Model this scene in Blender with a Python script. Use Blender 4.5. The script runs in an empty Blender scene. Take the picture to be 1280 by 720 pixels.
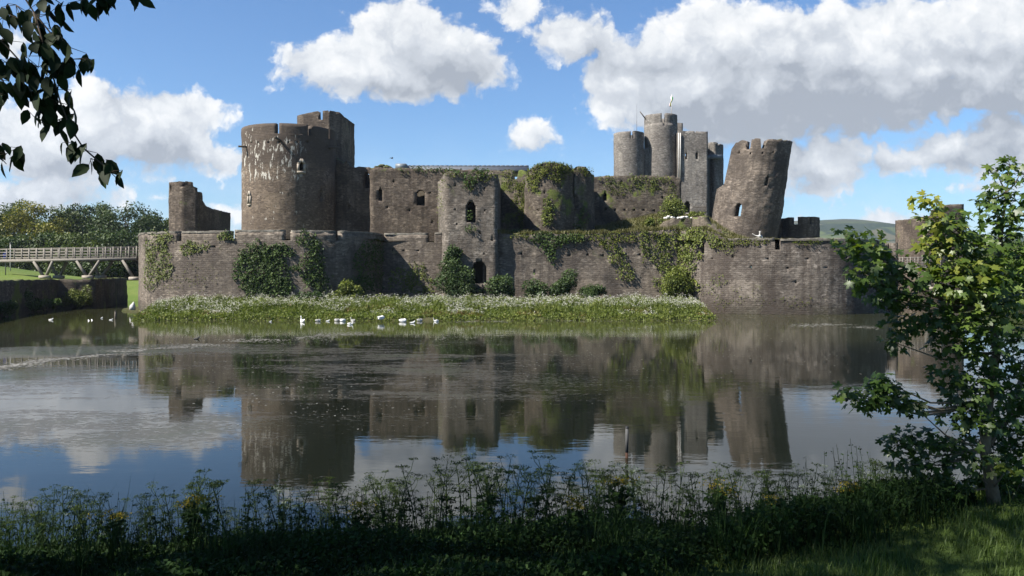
import bpy, math, random
import numpy as np
from mathutils import Vector, noise as mnoise

# ------------------------------------------------------------------ camera, sky, sun, exposure
SC = bpy.context.scene
COL = SC.collection
R = math.radians
CAMZ, HOR, F = 4.0, 340.0, 1000.0      # eye height over the water, horizon row, focal length in photo pixels

cam_d = bpy.data.cameras.new('camera')
cam = bpy.data.objects.new('camera', cam_d)
COL.objects.link(cam)
cam.location = (0, 0, CAMZ)
cam.rotation_euler = (R(90), 0, 0)
cam_d.sensor_width = 36.0
cam_d.lens = 36.0 * F / 1280.0
cam_d.shift_y = -(360.0 - HOR) / 1280.0
cam_d.clip_start = 0.1
cam_d.clip_end = 12000
SC.camera = cam

SUN_EL, SUN_AZ = R(46), R(245)          # azimuth clockwise from +Y
SUNV = Vector((math.sin(SUN_AZ) * math.cos(SUN_EL), math.cos(SUN_AZ) * math.cos(SUN_EL), math.sin(SUN_EL)))
sun_d = bpy.data.lights.new('sun', 'SUN')
sun_d.energy = 5.0
sun_d.angle = R(0.5)
sun_d.color = (1.0, 0.95, 0.87)
sun = bpy.data.objects.new('sun', sun_d)
COL.objects.link(sun)
sun.rotation_euler = SUNV.to_track_quat('Z', 'Y').to_euler()
sun.location = (-60, -20, 80)

SC.view_settings.view_transform = 'Standard'
SC.view_settings.look = 'None'
SC.view_settings.gamma = 1.0
SC.view_settings.exposure = 1.3
SC.view_settings.use_curve_mapping = False
SC.cycles.max_bounces = 6
SC.cycles.volume_bounces = 0
SC.cycles.diffuse_bounces = 2
SC.cycles.glossy_bounces = 3
SC.cycles.transmission_bounces = 2
SC.cycles.transparent_max_bounces = 4
SC.cycles.caustics_reflective = False
SC.cycles.caustics_refractive = False


class NT:
    """small wrapper that wires shader nodes"""
    def __init__(s, tree):
        s.t = tree
        s.n = tree.nodes
        s.l = tree.links

    def new(s, kind, **kw):
        n = s.n.new(kind)
        for k, v in kw.items():
            setattr(n, k, v)
        return n

    def put(s, sock, v):
        if isinstance(v, bpy.types.NodeSocket):
            s.l.new(v, sock)
        else:
            sock.default_value = v

    def math(s, op, a, b=0.0, c=0.0, clamp=False):
        n = s.new('ShaderNodeMath', operation=op, use_clamp=clamp)
        s.put(n.inputs[0], a)
        s.put(n.inputs[1], b)
        if op in ('MULTIPLY_ADD', 'SMOOTH_MAX', 'SMOOTH_MIN'):
            s.put(n.inputs[2], c)
        return n.outputs[0]

    def vmath(s, op, a, b=(0, 0, 0), out=0):
        n = s.new('ShaderNodeVectorMath', operation=op)
        s.put(n.inputs[0], a)
        if op == 'SCALE':
            s.put(n.inputs['Scale'], b)
        else:
            s.put(n.inputs[1], b)
        return n.outputs[out]

    def noise(s, vec, scale, detail=4.0, rough=0.55, color=False, dist=0.0):
        n = s.new('ShaderNodeTexNoise')
        s.put(n.inputs['Vector'], vec)
        n.inputs['Scale'].default_value = scale
        n.inputs['Detail'].default_value = detail
        n.inputs['Roughness'].default_value = rough
        n.inputs['Distortion'].default_value = dist
        return n.outputs['Color' if color else 'Fac']

    def ramp(s, v, a, b, lo=0.0, hi=1.0, smooth=True):
        n = s.new('ShaderNodeMapRange', interpolation_type='SMOOTHSTEP' if smooth else 'LINEAR')
        s.put(n.inputs['Value'], v)
        s.put(n.inputs['From Min'], a)
        s.put(n.inputs['From Max'], b)
        s.put(n.inputs['To Min'], lo)
        s.put(n.inputs['To Max'], hi)
        return n.outputs['Result']

    def mix(s, fac, a, b, blend='MIX'):
        n = s.new('ShaderNodeMix', data_type='RGBA', blend_type=blend)
        n.clamp_factor = True
        s.put(n.inputs[0], fac)
        for sock, v in ((n.inputs[6], a), (n.inputs[7], b)):
            if isinstance(v, tuple) and len(v) == 3:
                v = (*v, 1.0)
            s.put(sock, v)
        return n.outputs[2]

    def xyz(s, x, y, z=0.0):
        n = s.new('ShaderNodeCombineXYZ')
        s.put(n.inputs[0], x)
        s.put(n.inputs[1], y)
        s.put(n.inputs[2], z)
        return n.outputs[0]


# the sky: Nishita air with cumulus placed by compass direction and height
SKY_STRENGTH = 0.054
CLOUDS = [  # bearing (x) and height (y) of every lobe and its half sizes, in thousandths
    (505, 42, 92, 52), (430, 78, 80, 42), (560, 80, 78, 46), (500, 92, 130, 34), (375, 72, 34, 30),
    (118, 130, 54, 46), (205, 150, 90, 48), (60, 175, 120, 54), (200, 186, 108, 34), (285, 196, 40, 22),
    (40, 240, 125, 30), (10, 60, 44, 22),
    (668, 171, 42, 19),
    (650, 12, 52, 26), (720, 42, 70, 36), (815, 92, 90, 66), (945, 62, 150, 70), (1100, 68, 170, 82), (1270, 60, 140, 92),
    (790, 128, 62, 40), (905, 120, 120, 62), (1040, 132, 140, 40), (1180, 112, 120, 36), (768, 152, 36, 22), (950, 150, 120, 36), (1000, 90, 200, 70),
    (1035, 210, 66, 32), (1100, 202, 60, 26), (1180, 192, 82, 32), (1258, 175, 74, 40), (1015, 240, 62, 18), (990, 205, 36, 34),
    (1235, 235, 40, 9), (288, 264, 44, 12), (1080, 288, 190, 15), (590, 285, 160, 12),
]
world = bpy.data.worlds.new('World')
SC.world = world
world.use_nodes = True
wt = world.node_tree
wt.nodes.clear()


SHADES = [  # where the clouds are thick and their bases grey
    (500, 112, 110, 22), (575, 98, 60, 30), (195, 192, 112, 24), (80, 205, 90, 18), (40, 254, 110, 10), (668, 182, 40, 8),
    (940, 166, 160, 36), (1060, 150, 150, 36), (1200, 130, 130, 40), (870, 140, 70, 26), (1010, 92, 90, 14), (1190, 66, 70, 12), (730, 66, 50, 12), (820, 84, 60, 10),
    (1030, 228, 62, 16), (1110, 212, 62, 14), (1200, 205, 80, 18), (1265, 190, 60, 20),
]


def cloud_field_group(CLOUDS=CLOUDS, name='cloud_field'):
    g = bpy.data.node_groups.new(name, 'ShaderNodeTree')
    g.interface.new_socket('p', in_out='INPUT', socket_type='NodeSocketVector')
    g.interface.new_socket('field', in_out='OUTPUT', socket_type='NodeSocketFloat')
    t = NT(g)
    gi = t.new('NodeGroupInput')
    go = t.new('NodeGroupOutput')
    p = gi.outputs[0]
    acc = None
    for (cx, cy, rx, ry) in CLOUDS:
        c = ((cx - 640) / 1000.0, (340 - cy) / 1000.0, 0)
        d = t.vmath('SUBTRACT', p, c)
        d = t.vmath('MULTIPLY', d, (1000.0 / rx, 1000.0 / ry, 0))
        q = t.vmath('LENGTH', d, out=1)
        v = t.math('SUBTRACT', 1.0, q)
        v = t.math('MULTIPLY', v, min(ry, 60) / 40.0)
        acc = v if acc is None else t.math('SMOOTH_MAX', acc, v, 0.12)
    t.l.new(acc, go.inputs[0])
    return g


def build_world():
    t = NT(wt)
    out = t.new('ShaderNodeOutputWorld')
    bg = t.new('ShaderNodeBackground')
    bg.inputs['Strength'].default_value = SKY_STRENGTH
    sky = t.new('ShaderNodeTexSky', sky_type='NISHITA')
    sky.sun_disc = False
    sky.sun_elevation = SUN_EL
    sky.sun_rotation = SUN_AZ
    sky.altitude = 60
    sky.air_density = 1.0
    sky.dust_density = 0.6
    sky.ozone_density = 1.6
    tc = t.new('ShaderNodeTexCoord')
    d = t.vmath('NORMALIZE', tc.outputs['Generated'])
    sx = t.new('ShaderNodeSeparateXYZ')
    t.l.new(d, sx.inputs[0])
    x, y, z = sx.outputs
    az = t.math('ARCTAN2', x, y)
    hor = t.math('SQRT', t.math('ADD', t.math('MULTIPLY', x, x), t.math('MULTIPLY', y, y)))
    # bearing as tangent while ahead, so lobes keep their shape; behind, free noise clouds
    u = t.math('TANGENT', t.math('MINIMUM', t.math('MAXIMUM', az, -1.1), 1.1))
    v = t.math('DIVIDE', z, t.math('MAXIMUM', t.math('MULTIPLY', hor, t.math('COSINE', t.math('MINIMUM', t.math('MAXIMUM', az, -1.1), 1.1))), 0.02))
    p = t.xyz(u, v, 0)
    # billowing edges
    n1 = t.noise(p, 9.0, 7.0, 0.62, color=True)
    w = t.vmath('SUBTRACT', n1, (0.5, 0.5, 0.5))
    w = t.vmath('MULTIPLY', w, (0.085, 0.06, 0))
    pw = t.vmath('ADD', p, w)
    n0 = t.noise(p, 30.0, 6.0, 0.6, color=True)
    w0 = t.vmath('MULTIPLY', t.vmath('SUBTRACT', n0, (0.5, 0.5, 0.5)), (0.03, 0.026, 0))
    pw = t.vmath('ADD', pw, w0)
    vor = t.new('ShaderNodeTexVoronoi', feature='SMOOTH_F1', voronoi_dimensions='2D')
    vor.inputs['Scale'].default_value = 22.0
    vor.inputs['Smoothness'].default_value = 0.45
    vor.inputs['Detail'].default_value = 3.0
    vor.inputs['Roughness'].default_value = 0.55
    t.l.new(pw, vor.inputs['Vector'])
    puff = t.math('SUBTRACT', 0.42, vor.outputs['Distance'])

    grp = cloud_field_group()

    def field(vec):
        n = t.new('ShaderNodeGroup')
        n.node_tree = grp
        t.l.new(vec, n.inputs[0])
        return n.outputs[0]

    fbm = t.noise(p, 14.0, 10.0, 0.62)
    fb = t.math('SUBTRACT', fbm, 0.5)
    dens = field(pw)
    dens = t.math('ADD', dens, t.math('MULTIPLY', puff, 0.55))
    dens = t.math('ADD', dens, t.math('MULTIPLY', fb, 0.9))
    dens = t.math('ADD', dens, 0.26)
    # clouds away from the castle (to the sides, overhead and behind)
    side = t.ramp(t.math('ABSOLUTE', az), 0.68, 0.95)
    high = t.ramp(v, 0.42, 0.6)
    away = t.math('MAXIMUM', side, high)
    nb = t.noise(t.vmath('MULTIPLY', d, (1, 1, 2.2)), 3.2, 9.0, 0.6)
    back = t.math('MULTIPLY', t.math('SUBTRACT', nb, 0.66), 5.0)
    dm = t.new('ShaderNodeMix', data_type='FLOAT')
    t.put(dm.inputs[0], away)
    t.put(dm.inputs[2], dens)
    t.put(dm.inputs[3], back)
    dens = dm.outputs[0]
    wisp = t.noise(p, 70.0, 6.0, 0.65)
    dens = t.math('ADD', dens, t.math('MULTIPLY', t.math('SUBTRACT', wisp, 0.5), 0.35))
    mask = t.ramp(dens, -0.04, 0.34)
    sg = t.new('ShaderNodeGroup')
    sg.node_tree = cloud_field_group(SHADES, 'cloud_bases')
    t.l.new(pw, sg.inputs[0])
    base = t.ramp(sg.outputs[0], -0.30, 0.55)
    # light on the clouds: look from the point towards the sun; deep cloud that way = grey
    f2 = field(t.vmath('ADD', pw, (-0.022, 0.036, 0)))
    f3 = field(t.vmath('ADD', pw, (-0.045, 0.075, 0)))
    occ = t.math('ADD', t.math('MULTIPLY', t.math('MAXIMUM', f2, -0.3), 0.32), t.math('MULTIPLY', t.math('MAXIMUM', f3, -0.3), 0.28))
    fine = t.noise(t.vmath('ADD', p, (3.1, 0.4, 0)), 26.0, 9.0, 0.6)
    occ = t.math('ADD', occ, t.math('MULTIPLY', t.math('SUBTRACT', fine, 0.5), 1.1))
    occ = t.math('ADD', occ, t.math('MULTIPLY', puff, -0.95))
    blot = t.noise(t.vmath('ADD', p, (7.3, 1.4, 0)), 7.0, 8.0, 0.6)
    occ = t.math('ADD', occ, t.math('MULTIPLY', t.math('SUBTRACT', blot, 0.5), 1.7))
    occ = t.math('ADD', occ, t.math('MULTIPLY', base, 0.95))
    grey = t.ramp(occ, -0.15, 1.75, 0.0, 1.0, False)
    cr = t.new('ShaderNodeValToRGB')
    e = cr.color_ramp.elements
    e[0].position, e[0].color = 0.0, (7.9, 7.9, 7.9, 1)
    e[1].position, e[1].color = 1.0, (3.1, 3.4, 3.85, 1)
    for q, c in ((0.25, (6.6, 6.8, 7.0, 1)), (0.5, (5.2, 5.5, 5.9, 1)), (0.75, (4.3, 4.6, 5.0, 1))):
        k = e.new(q)
        k.color = c
    t.l.new(grey, cr.inputs[0])
    cc = t.mix(t.math('MULTIPLY', away, 0.7), cr.outputs[0], (2.6, 3.0, 3.6))
    skyc = t.mix(1.0, sky.outputs[0], (0.70, 0.96, 1.22), 'MULTIPLY')
    # thin pale veil low over the horizon
    veil = t.math('MULTIPLY', t.ramp(v, 0.0, 0.2, 0.5, 0.0), t.ramp(fbm, 0.3, 0.8))
    skyc = t.mix(veil, skyc, (6.0, 6.8, 7.8))
    fin = t.mix(t.math('MULTIPLY', mask, 0.97), skyc, cc)
    fin = t.mix(t.ramp(z, -0.03, 0.0), (1.2, 1.3, 1.2), fin)
    t.l.new(fin, bg.inputs['Color'])
    t.l.new(bg.outputs[0], out.inputs['Surface'])


build_world()
# ------------------------------------------------------------------ helpers
rng = np.random.default_rng(7)


def wx(px, Y):
    return (px - 640.0) * Y / F


def wz(py, Y):
    return CAMZ + (HOR - py) * Y / F


def tag(o, label=None, cat=None, group=None, kind=None):
    if label:
        o['label'] = label
    if cat:
        o['category'] = cat
    if group:
        o['group'] = group
    if kind:
        o['kind'] = kind
    return o


def link(o, parent=None):
    COL.objects.link(o)
    if parent is not None:
        o.parent = parent
    return o


def empty(name, loc=(0, 0, 0), rz=0.0, label=None, cat=None, group=None):
    o = bpy.data.objects.new(name, None)
    o.empty_display_size = 0.3
    link(o)
    o.location = loc
    o.rotation_euler = (0, 0, rz)
    return tag(o, label, cat, group)


def copy_tree(o, kids, parent=None):
    c = o.copy()
    COL.objects.link(c)
    c.parent = parent
    for ch in kids.get(o.name, ()):
        copy_tree(ch, kids, c)
    return c


def kids_of(root):
    d = {}

    def rec(o):
        d[o.name] = list(o.children)
        for ch in o.children:
            rec(ch)
    bpy.context.view_layer.update()
    rec(root)
    return d


def mesh_np(name, V, Fl, mat, parent=None, uv=None, tint=None, smooth=False, origin=None):
    """V (n,3); Fl list of index arrays (m,k); uv per vertex; tint per face"""
    V = np.asarray(V, dtype=np.float64)
    if origin is not None:
        V = V - np.asarray(origin)
    if not isinstance(Fl, list):
        Fl = [Fl]
    Fl = [np.asarray(f, dtype=np.int32) for f in Fl if len(f)]
    loops = np.concatenate([f.ravel() for f in Fl])
    sizes = np.concatenate([np.full(len(f), f.shape[1], dtype=np.int32) for f in Fl])
    starts = np.concatenate([[0], np.cumsum(sizes)[:-1]]).astype(np.int32)
    me = bpy.data.meshes.new(name)
    me.vertices.add(len(V))
    me.vertices.foreach_set('co', V.ravel().astype(np.float32))
    me.loops.add(len(loops))
    me.loops.foreach_set('vertex_index', loops)
    me.polygons.add(len(sizes))
    me.polygons.foreach_set('loop_start', starts)
    me.polygons.foreach_set('loop_total', sizes)
    if smooth:
        me.polygons.foreach_set('use_smooth', np.ones(len(sizes), dtype=bool))
    me.update(calc_edges=True)
    if uv is not None:
        ul = me.uv_layers.new(name='UVMap')
        ul.data.foreach_set('uv', np.asarray(uv, dtype=np.float32)[loops].ravel())
    if tint is not None:
        a = me.attributes.new('tint', 'FLOAT', 'FACE')
        a.data.foreach_set('value', np.asarray(tint, dtype=np.float32))
    me.validate()
    if mat is not None:
        me.materials.append(mat)
    o = bpy.data.objects.new(name, me)
    link(o, parent)
    if origin is not None and parent is None:
        o.location = origin
    return o


class MB:
    """collects boxes, tubes and lathes into one mesh"""
    def __init__(s):
        s.v = []
        s.f = {}
        s.n = 0

    def add(s, V, faces):
        V = np.asarray(V, dtype=float)
        for f in faces:
            s.f.setdefault(len(f), []).append([i + s.n for i in f])
        s.v.append(V)
        s.n += len(V)
        return s

    def box(s, c, size, rz=0.0, bev=0.0):
        hx, hy, hz = [a / 2 for a in size]
        b = min(bev, hx * .6, hy * .6, hz * .6)
        ca, sa = math.cos(rz), math.sin(rz)
        pts = []
        if b <= 0:
            rings = [(-hz, 0), (hz, 0)]
        else:
            rings = [(-hz, b), (-hz + b, 0), (hz - b, 0), (hz, b)]
        for z, i in rings:
            for x, y in ((-hx + i, -hy + i), (hx - i, -hy + i), (hx - i, hy - i), (-hx + i, hy - i)):
                pts.append((c[0] + x * ca - y * sa, c[1] + x * sa + y * ca, c[2] + z))
        m = len(rings)
        fs = [(3, 2, 1, 0), tuple(4 * (m - 1) + k for k in range(4))]
        for j in range(m - 1):
            for k in range(4):
                a, b2 = 4 * j + k, 4 * j + (k + 1) % 4
                fs.append((a, b2, b2 + 4, a + 4))
        return s.add(pts, fs)

    def beam(s, a, b, w, h):
        """rectangular bar from a to b"""
        a, b = Vector(a), Vector(b)
        d = (b - a).normalized()
        up = Vector((0, 0, 1)) if abs(d.z) < .9 else Vector((1, 0, 0))
        sd = d.cross(up).normalized()
        u2 = sd.cross(d)
        pts = []
        for p in (a, b):
            for i, j in ((-1, -1), (1, -1), (1, 1), (-1, 1)):
                pts.append(p + sd * (i * w / 2) + u2 * (j * h / 2))
        return s.add([tuple(p) for p in pts], [(3, 2, 1, 0), (4, 5, 6, 7), (0, 1, 5, 4), (1, 2, 6, 5), (2, 3, 7, 6), (3, 0, 4, 7)])

    def tube(s, pts, rad, n=8, sx=1.0):
        pts = [Vector(p) for p in pts]
        V = []
        ref = None
        for i, p in enumerate(pts):
            d = (pts[min(i + 1, len(pts) - 1)] - pts[max(i - 1, 0)])
            d = d.normalized() if d.length > 1e-9 else Vector((0, 0, 1))
            if ref is None:
                ref = Vector((0, 1, 0)) if abs(d.y) < .9 else Vector((1, 0, 0))
            u = (ref - d * ref.dot(d)).normalized()
            ref = u
            w = d.cross(u)
            for k in range(n):
                a = 2 * math.pi * k / n
                V.append(tuple(p + u * (math.cos(a) * rad[i] * sx) + w * (math.sin(a) * rad[i])))
        fs = []
        for i in range(len(pts) - 1):
            for k in range(n):
                a, b = i * n + k, i * n + (k + 1) % n
                fs.append((a, b, b + n, a + n))
        fs.append(tuple(reversed(range(n))))
        fs.append(tuple(range((len(pts) - 1) * n, len(pts) * n)))
        return s.add(V, fs)

    def build(s, name, mat, parent=None, smooth=False, origin=None):
        return mesh_np(name, np.concatenate(s.v), [np.array(f) for f in s.f.values()], mat, parent, smooth=smooth, origin=origin)


def nz(p, sc, seed=0.0):
    return mnoise.noise(Vector((p[0] * sc + seed, p[1] * sc - seed, p[2] * sc + 2.3 * seed)))


# ---------------------------------------------------------------- masonry
class Path:
    """plan line of a wall, walked with its outer face on the right hand"""
    def __init__(s, pts, closed=False, lean=(0, 0), lean_z=0.0):
        P = np.array(pts, dtype=float)
        if closed:
            P = np.vstack([P, P[:1]])
        seg = np.hypot(*(P[1:] - P[:-1]).T)
        s.S = np.concatenate([[0], np.cumsum(seg)])
        s.P, s.L, s.closed = P, s.S[-1], closed
        s.lean, s.lean_z = lean, lean_z
        s.dense = np.linspace(0, s.L, 1500, endpoint=not closed)
        q = s.at(s.dense)
        s.dn = s.nrm(s.dense)
        s.dpx = 640 + 1000 * q[:, 0] / q[:, 1]
        s.front = (q * s.dn).sum(1) < 0

    def at(s, t):
        t = np.asarray(t, dtype=float)
        return np.stack([np.interp(t, s.S, s.P[:, 0]), np.interp(t, s.S, s.P[:, 1])], -1)

    def nrm(s, t):
        e = 0.35
        t = np.asarray(t, dtype=float)
        if s.closed:
            d = s.at((t + e) % s.L) - s.at((t - e) % s.L)
        else:
            d = s.at(np.clip(t + e, 0, s.L)) - s.at(np.clip(t - e, 0, s.L))
        d /= np.maximum(np.hypot(d[..., 0], d[..., 1])[..., None], 1e-9)
        return np.stack([d[..., 1], -d[..., 0]], -1)

    def s_px(s, px, py=None):
        """where the camera-facing side crosses photo column px"""
        dpx = s.dpx
        if py is not None and s.lean != (0, 0):
            q = s.at(s.dense)
            z = CAMZ + (HOR - py) * q[:, 1] / F
            dpx = 640 + 1000 * (q[:, 0] + s.lean[0] * (z - s.lean_z)) / q[:, 1]
        c = np.where(s.front, np.abs(dpx - px), 1e6)
        return float(s.dense[int(np.argmin(c))])

    def Y(s, t):
        return float(s.at(t)[1])


def circle(cx, cy, r, n=72, start=90.0):
    return [(cx + r * math.cos(R(start + 360.0 * k / n)), cy + r * math.sin(R(start + 360.0 * k / n))) for k in range(n)]


def arc_path(pts, per=0.8):
    """smooth a plan polyline (Catmull-Rom)"""
    P = [np.array(p, float) for p in pts]
    P = [2 * P[0] - P[1]] + P + [2 * P[-1] - P[-2]]
    out = []
    for i in range(1, len(P) - 2):
        p0, p1, p2, p3 = P[i - 1:i + 3]
        m = max(2, int(np.linalg.norm(p2 - p1) / per))
        for k in range(m):
            t = k / m
            out.append(tuple(.5 * (2 * p1 + (p2 - p0) * t + (2 * p0 - 5 * p1 + 4 * p2 - p3) * t * t + (3 * p1 - p0 - 3 * p2 + p3) * t ** 3)))
    out.append(tuple(P[-2]))
    return out


def masonry(name, path, base, top, thick, mat, parent=None, holes=(), srange=None, breaks=(), ds=0.42, dz=0.45,
            rough=0.07, jag=0.10, seed=0.0, batter=0.0, origin=None):
    """a real wall with two faces, through holes with reveals and an uneven top.
    top: number or function of s; holes: (s0, s1, z0, z1, arched)"""
    s0, s1 = srange if srange else (0.0, path.L)
    full = path.closed and srange is None
    topf = top if callable(top) else (lambda s_: top)
    S = list(np.linspace(s0, s1, max(2, int(math.ceil((s1 - s0) / ds))) + 1))
    Zmax = max(topf(s_) for s_ in np.linspace(s0, s1, 200)) + 0.4
    Z = list(np.linspace(base, Zmax, max(2, int(math.ceil((Zmax - base) / dz))) + 1))
    fixed_s, fixed_z = [], []
    for (a, b, c, d, arch) in holes:
        m = 8
        fixed_s += list(np.linspace(a, b, m + 1))
        fixed_z += [c, d] + (list(np.linspace(d - (b - a) * .6, d, 6)) if arch else [])
    for b_ in breaks:
        fixed_s += [b_ - .012, b_ + .012]
    fixed_s += [q for q in getattr(top, 'breaks', []) if s0 < q < s1]

    def merge(A, fx, gap, lo, hi):
        A = [a for a in A if all(abs(a - f) > gap for f in fx) or a in (A[0], A[-1])]
        return np.array(sorted(set([round(float(a), 5) for a in A + [f for f in fx if lo < f < hi]])))
    S = merge(S, fixed_s, ds * .3, s0, s1)
    Z = merge(Z, fixed_z, dz * .3, base, Zmax)
    ns, nzv = len(S), len(Z)
    H = np.array([topf(s_) for s_ in S])
    Q = path.at(S if not full else S % path.L)
    N = path.nrm(S)
    solid = np.ones((ns - 1, nzv - 1), bool)
    for i in range(ns - 1):
        for j in range(nzv - 1):
            if Z[j] >= H[i] - .02 and Z[j] >= H[i + 1] - .02:
                solid[i, j] = False
    for (a, b, c, d, arch) in holes:
        for i in range(ns - 1):
            sm = (S[i] + S[i + 1]) / 2
            if not a < sm < b:
                continue
            dd = d
            if arch:
                x = abs(sm - (a + b) / 2) / ((b - a) / 2)
                dd = d - (b - a) * .6 * (1 - math.sqrt(max(0, 1 - x ** 2)))
            for j in range(nzv - 1):
                zm = (Z[j] + Z[j + 1]) / 2
                if c < zm < dd:
                    solid[i, j] = False
    V = np.zeros((2, ns, nzv, 3))
    UV = np.zeros((2, ns, nzv, 2))
    for i in range(ns):
        for j in range(nzv):
            z = min(Z[j], H[i])
            if Z[j] >= H[i] and jag:
                k_ = S[i] % path.L if full else S[i]
                if full and i == ns - 1:
                    k_ = S[0]
                z += jag * mnoise.noise(Vector((k_ * 1.7, seed + 3.1, H[i] * .3))) + .5 * jag * mnoise.noise(Vector((k_ * 5.0, seed, 1.0)))
            p = Q[i]
            n = N[i]
            wob = rough * (1.2 * nz((p[0], p[1], z), .35, seed) + .7 * nz((p[0], p[1], z), 1.6, seed))
            bt = batter * max(0.0, 1 - (z - base) / 2.5)
            lx, ly = path.lean[0] * (z - path.lean_z), path.lean[1] * (z - path.lean_z)
            V[0, i, j] = (p[0] + n[0] * (wob + bt) + lx, p[1] + n[1] * (wob + bt) + ly, z)
            V[1, i, j] = (p[0] - n[0] * thick + lx, p[1] - n[1] * thick + ly, z)
            UV[0, i, j] = (S[i], z)
            UV[1, i, j] = (S[i] + thick, z)
    ix = np.arange(2 * ns * nzv).reshape(2, ns, nzv)
    quads = []
    for i in range(ns - 1):
        for j in range(nzv - 1):
            if not solid[i, j]:
                continue
            quads.append((ix[0, i, j], ix[0, i + 1, j], ix[0, i + 1, j + 1], ix[0, i, j + 1]))
            quads.append((ix[1, i, j + 1], ix[1, i + 1, j + 1], ix[1, i + 1, j], ix[1, i, j]))

            def open_(a, b):
                if full:
                    a %= ns - 1
                if a < 0 or b < 0 or a >= ns - 1 or b >= nzv - 1:
                    return True
                return not solid[a, b]
            if open_(i - 1, j):
                quads.append((ix[0, i, j + 1], ix[1, i, j + 1], ix[1, i, j], ix[0, i, j]))
            if open_(i + 1, j):
                quads.append((ix[0, i + 1, j], ix[1, i + 1, j], ix[1, i + 1, j + 1], ix[0, i + 1, j + 1]))
            if open_(i, j + 1):
                quads.append((ix[0, i + 1, j + 1], ix[1, i + 1, j + 1], ix[1, i, j + 1], ix[0, i, j + 1]))
            if j > 0 and open_(i, j - 1):
                quads.append((ix[0, i, j], ix[1, i, j], ix[1, i + 1, j], ix[0, i + 1, j]))
    quads = np.array(quads)
    used, inv = np.unique(quads.ravel(), return_inverse=True)
    VV, UU = V.reshape(-1, 3)[used], UV.reshape(-1, 2)[used]
    return mesh_np(name, VV, inv.reshape(-1, 4), mat, parent, uv=UU)


def hole_px(path, l, r, t, b, arch=True):
    py = (t + b) / 2
    sa, sb = sorted((path.s_px(l, py), path.s_px(r, py)))
    Y = path.Y((sa + sb) / 2)
    return (sa, sb, wz(b, Y), wz(t, Y), arch)


def disc(name, pts, z, mat, parent):
    n = len(pts)
    c = np.mean(np.array(pts), 0)
    V = [(x, y, z) for x, y in pts] + [(c[0], c[1], z + .05)]
    return mesh_np(name, V, np.array([(k, (k + 1) % n, n) for k in range(n)]), mat, parent, uv=np.array([(v[0], v[1]) for v in V]))


# ---------------------------------------------------------------- leaves
def rand_rot(n, up_bias=0.0, face=None, fb=0.0, r=rng):
    """n random frames; the third axis is the leaf normal, the second its long axis"""
    N = r.normal(size=(n, 3))
    N[:, 2] += up_bias
    if face is not None:
        N += np.asarray(face) * fb
    N /= np.linalg.norm(N, axis=1)[:, None]
    T = r.normal(size=(n, 3))
    T -= (T * N).sum(1)[:, None] * N
    T /= np.linalg.norm(T, axis=1)[:, None]
    B = np.cross(T, N)
    return np.stack([B, T, N], axis=2)


RHOMB = (np.array([(0, 0, 0), (.32, .45, .06), (0, 1, 0), (-.32, .45, .06)]), np.array([(0, 1, 2), (0, 2, 3)]))
OVAL = (np.array([(0, 0, 0), (.2, .18, .05), (.29, .45, .07), (.2, .75, .03), (0, 1.05, -.06), (-.2, .75, .03), (-.29, .45, .07), (-.2, .18, .05), (0, .45, 0)]),
        np.array([(8, k, (k + 1) % 8) for k in range(8)]))


def maple_template():
    half = [(90, 1.0), (76, .78), (67, .47), (52, .72), (40, .86), (27, .70), (12, .42), (-8, .5), (-25, .56), (-48, .33), (-75, .12)]
    pts = half + [(180 - a, r_) for a, r_ in reversed(half[1:])]
    V = [(math.cos(R(a)) * r_, .25 + math.sin(R(a)) * r_ * .95, 0) for a, r_ in pts]
    V = [(x, y, -.22 * x * x - .12 * max(0, y - .3) ** 2) for x, y, _ in V] + [(0, .25, .02)]
    n = len(V) - 1
    return np.array(V), np.array([(n, (k + 1) % n, k) for k in range(n)])


MAPLE = maple_template()


def leaves_np(pos, size, frames, tmpl, tint):
    TV, TF = tmpl
    n, k = len(pos), len(TV)
    V = np.einsum('nij,kj->nki', frames, TV) * np.asarray(size)[:, None, None] + np.asarray(pos)[:, None, :]
    Fa = TF[None] + (np.arange(n) * k)[:, None, None]
    return V.reshape(-1, 3), Fa.reshape(-1, TF.shape[1]), np.repeat(tint, len(TF))


class Leaves:
    def __init__(s):
        s.V, s.F, s.T, s.n = [], [], [], 0

    def add(s, pos, size, frames, tmpl, tint):
        if len(pos) == 0:
            return s
        V, Fa, T = leaves_np(pos, size, frames, tmpl, tint)
        s.V.append(V)
        s.F.append(Fa + s.n)
        s.T.append(T)
        s.n += len(V)
        return s

    def raw(s, V, Fa, T):
        s.V.append(V)
        s.F.append(Fa + s.n)
        s.T.append(T)
        s.n += len(V)
        return s

    def build(s, name, mat, parent=None, origin=None):
        return mesh_np(name, np.concatenate(s.V), np.concatenate(s.F), mat, parent, tint=np.concatenate(s.T), origin=origin)


def blades_np(pos, h, w, bend, tint, r=rng):
    """tapered grass blades of two bent segments (triangles)"""
    n = len(pos)
    a = r.uniform(0, 2 * math.pi, n)
    dx, dy = np.cos(a), np.sin(a)
    bx, by = -dy, dx
    b = bend * r.uniform(.3, 1.3, n) * h
    z0 = np.zeros(n)
    P = np.asarray(pos)

    def pt(side, t, off):
        return P + np.stack([dx * w * side * .5 + bx * off, dy * w * side * .5 + by * off, h * t], 1)
    V = np.stack([pt(-1, 0, z0), pt(1, 0, z0), pt(-.8, .55, b * .3), pt(.8, .55, b * .3), pt(0, 1, b)], 1)
    Fb = np.array([(0, 1, 3), (0, 3, 2), (2, 3, 4)])
    Fa = Fb[None] + (np.arange(n) * 5)[:, None, None]
    return V.reshape(-1, 3), Fa.reshape(-1, 3), np.repeat(tint, 3)


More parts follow.
